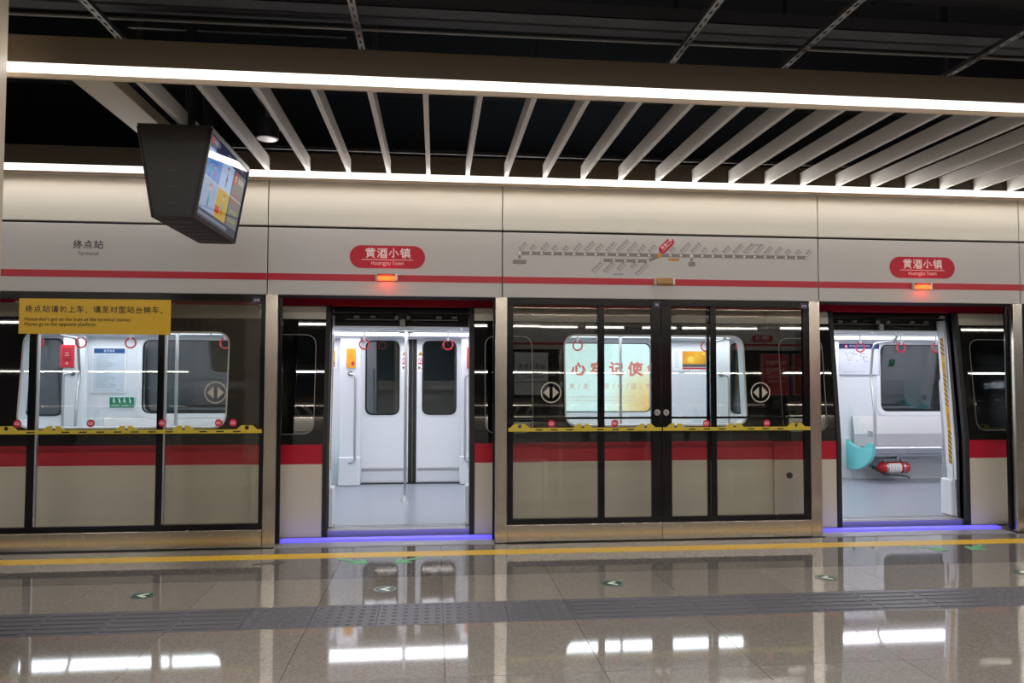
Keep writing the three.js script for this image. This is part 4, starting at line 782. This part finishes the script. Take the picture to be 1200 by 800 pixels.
// ---------------------------------------------------------------- hanging passenger monitor
{
  const o = group('passenger_monitor', null, [-1.69, 2.46, 1.0]); tag(o, 'black double sided passenger monitor with a lit screen hanging from the ceiling', 'monitor');
  const tr = (w0, w1, h) => new THREE.Shape([[-w0, 0], [w0, 0], [w1, h], [-w1, h]].map((p) => new THREE.Vector2(...p)));
  const body = new THREE.ExtrudeGeometry(tr(0.118, 0.222, 0.59), { depth: 0.985, bevelEnabled: true, bevelSize: 0.004, bevelThickness: 0.006, bevelSegments: 2 }); body.translate(0, 0.0, -0.4925);
  mesh('housing', body, M.housing, o);
  const side = mesh('side_panel', new THREE.ExtrudeGeometry(tr(0.116, 0.215, 0.575), { depth: 0.004, bevelEnabled: false }).translate(0, 0.008, 0.4985), M.housing, o);
  mesh('vent_slot', join([0.09, 0.2, 0.305, 0.415, 0.525].map((y) => bx(-0.03, 0.03, y - 0.006, y + 0.006, 0.502, 0.5038, 0.0008))), M.black, side);
  const screen = canvasTex(1024, 600, (g, w, h) => {
    g.fillStyle = '#27304e'; g.fillRect(0, 0, w, h);
    g.fillStyle = '#c8202e'; g.beginPath(); g.arc(52, 36, 26, 0, 7); g.fill(); g.strokeStyle = '#b9c4dc'; tinyGlyphs(g, 4, 92, 20, 32);
    tinyGlyphs(g, 12, 440, 22, 34);
    g.fillStyle = '#5f97e0'; g.fillRect(20, 86, 340, 210); g.fillStyle = '#a9c6f2'; g.fillRect(366, 86, 300, 210); g.fillStyle = '#9db3d6'; g.fillRect(20, 302, 340, 230); g.fillStyle = '#c9a83a'; g.fillRect(366, 302, 300, 230);
    g.fillStyle = '#2f7fd6'; g.fillRect(40, 104, 200, 70); g.strokeStyle = '#dfe9fa'; tinyGlyphs(g, 4, 60, 122, 36);
    const person = (x, y, s, hair, top, leg) => { g.fillStyle = hair; g.beginPath(); g.arc(x, y, 22 * s, 0, 7); g.fill(); g.fillStyle = '#f0c8a8'; g.beginPath(); g.arc(x, y + 8 * s, 15 * s, 0, 7); g.fill(); g.fillStyle = top; g.beginPath(); g.moveTo(x - 20 * s, y + 90 * s); g.lineTo(x, y + 18 * s); g.lineTo(x + 22 * s, y + 90 * s); g.fill(); g.fillStyle = leg; g.fillRect(x - 14 * s, y + 88 * s, 10 * s, 50 * s); g.fillRect(x + 4 * s, y + 88 * s, 10 * s, 50 * s); };
    person(110, 196, 0.7, '#2c2c4a', '#3fb8a8', '#3050b0'); person(220, 190, 0.75, '#b02a5c', '#c23a7a', '#5560c0'); person(520, 130, 1.0, '#26263a', '#30304a', '#20202e'); person(190, 350, 1.1, '#c8407a', '#35b0b8', '#243a70'); person(540, 350, 1.1, '#b05a2a', '#3aa8c0', '#c84a30');
    g.fillStyle = '#d04a28'; g.fillRect(366, 440, 120, 60);
    g.fillStyle = '#6f6f74'; g.fillRect(690, 86, 314, 446); g.fillStyle = '#d43a3a'; g.fillRect(712, 100, 70, 90); g.fillStyle = '#e9e6e0'; g.font = 'bold 70px sans-serif'; g.fillText('1', 728, 168);
    g.strokeStyle = '#e2e2e6'; tinyGlyphs(g, 3, 820, 120, 44); g.strokeStyle = '#b83a3a'; tinyGlyphs(g, 5, 730, 250, 34); tinyGlyphs(g, 5, 730, 300, 34); g.strokeStyle = '#b8b83a'; tinyGlyphs(g, 5, 730, 390, 36); tinyGlyphs(g, 5, 730, 460, 36);
    g.strokeStyle = '#c9d2e4'; tinyGlyphs(g, 24, 30, 552, 26);
    g.strokeStyle = '#e6ecf6'; g.lineWidth = 5; g.beginPath(); g.moveTo(20, 299); g.lineTo(1004, 299); g.moveTo(363, 86); g.lineTo(363, 532); g.stroke();
  });
  const tilt = Math.atan2(0.104, 0.59), len = Math.hypot(0.104, 0.59);
  for (const s of [1, -1]) {
    const b = group('screen_bezel', o); b.position.set(s * 0.1745, 0.295, 0); b.rotation.set(0, s * Math.PI / 2, 0); b.rotateX(tilt);   // faces sideways and a little down
    mesh('rim', ring([-0.5, 0.5, -len / 2, len / 2, 0.006], [-0.475, 0.475, -len / 2 + 0.03, len / 2 - 0.025, 0.002], 0, 0.012), M.housing, b);
    mesh('screen', new THREE.PlaneGeometry(0.952, len - 0.053).translate(0, 0.0025, 0.006), P({ color: 0x050505, roughness: 0.02, emissive: 0xffffff, emissiveMap: screen, emissiveIntensity: 0.62 }), b);
    const l = new THREE.RectAreaLight(0xb8ccff, 0.4, 0.9, 0.5); scene.add(l); b.updateWorldMatrix(true, false);
    const c = new THREE.Vector3(0, 0, 0.02).applyMatrix4(b.matrixWorld), d = new THREE.Vector3(0, 0, 1).applyMatrix4(b.matrixWorld); l.position.copy(c); l.lookAt(d);
  }
  mesh('bottom_grille', join([0, 1, 2, 3, 4, 5].map((i) => bx(-0.09, 0.09, -0.0065, -0.004, -0.42 + i * 0.145, -0.30 + i * 0.145))), M.black, o);
  mesh('top_plate', bx(-0.232, 0.232, 0.592, 0.606, -0.5, 0.505, 0.003), M.housing, o);
  mesh('hanger', join(cyl(0.035, 0.035, 0.78, 0, 0.99, -0.2, 'y', 18), cyl(0.035, 0.035, 0.78, 0, 0.99, 0.2, 'y', 18), bx(-0.42, 1.05, 1.36, 1.385, -0.215, -0.185), bx(-0.42, 1.05, 1.36, 1.385, 0.185, 0.215)), M.black, o);
}

scene.traverse((o) => { if (o.isMesh) { o.castShadow = true; o.receiveShadow = true; } if (o.isPointLight || o.isSpotLight) o.castShadow = true; });
renderer.render(scene, camera);
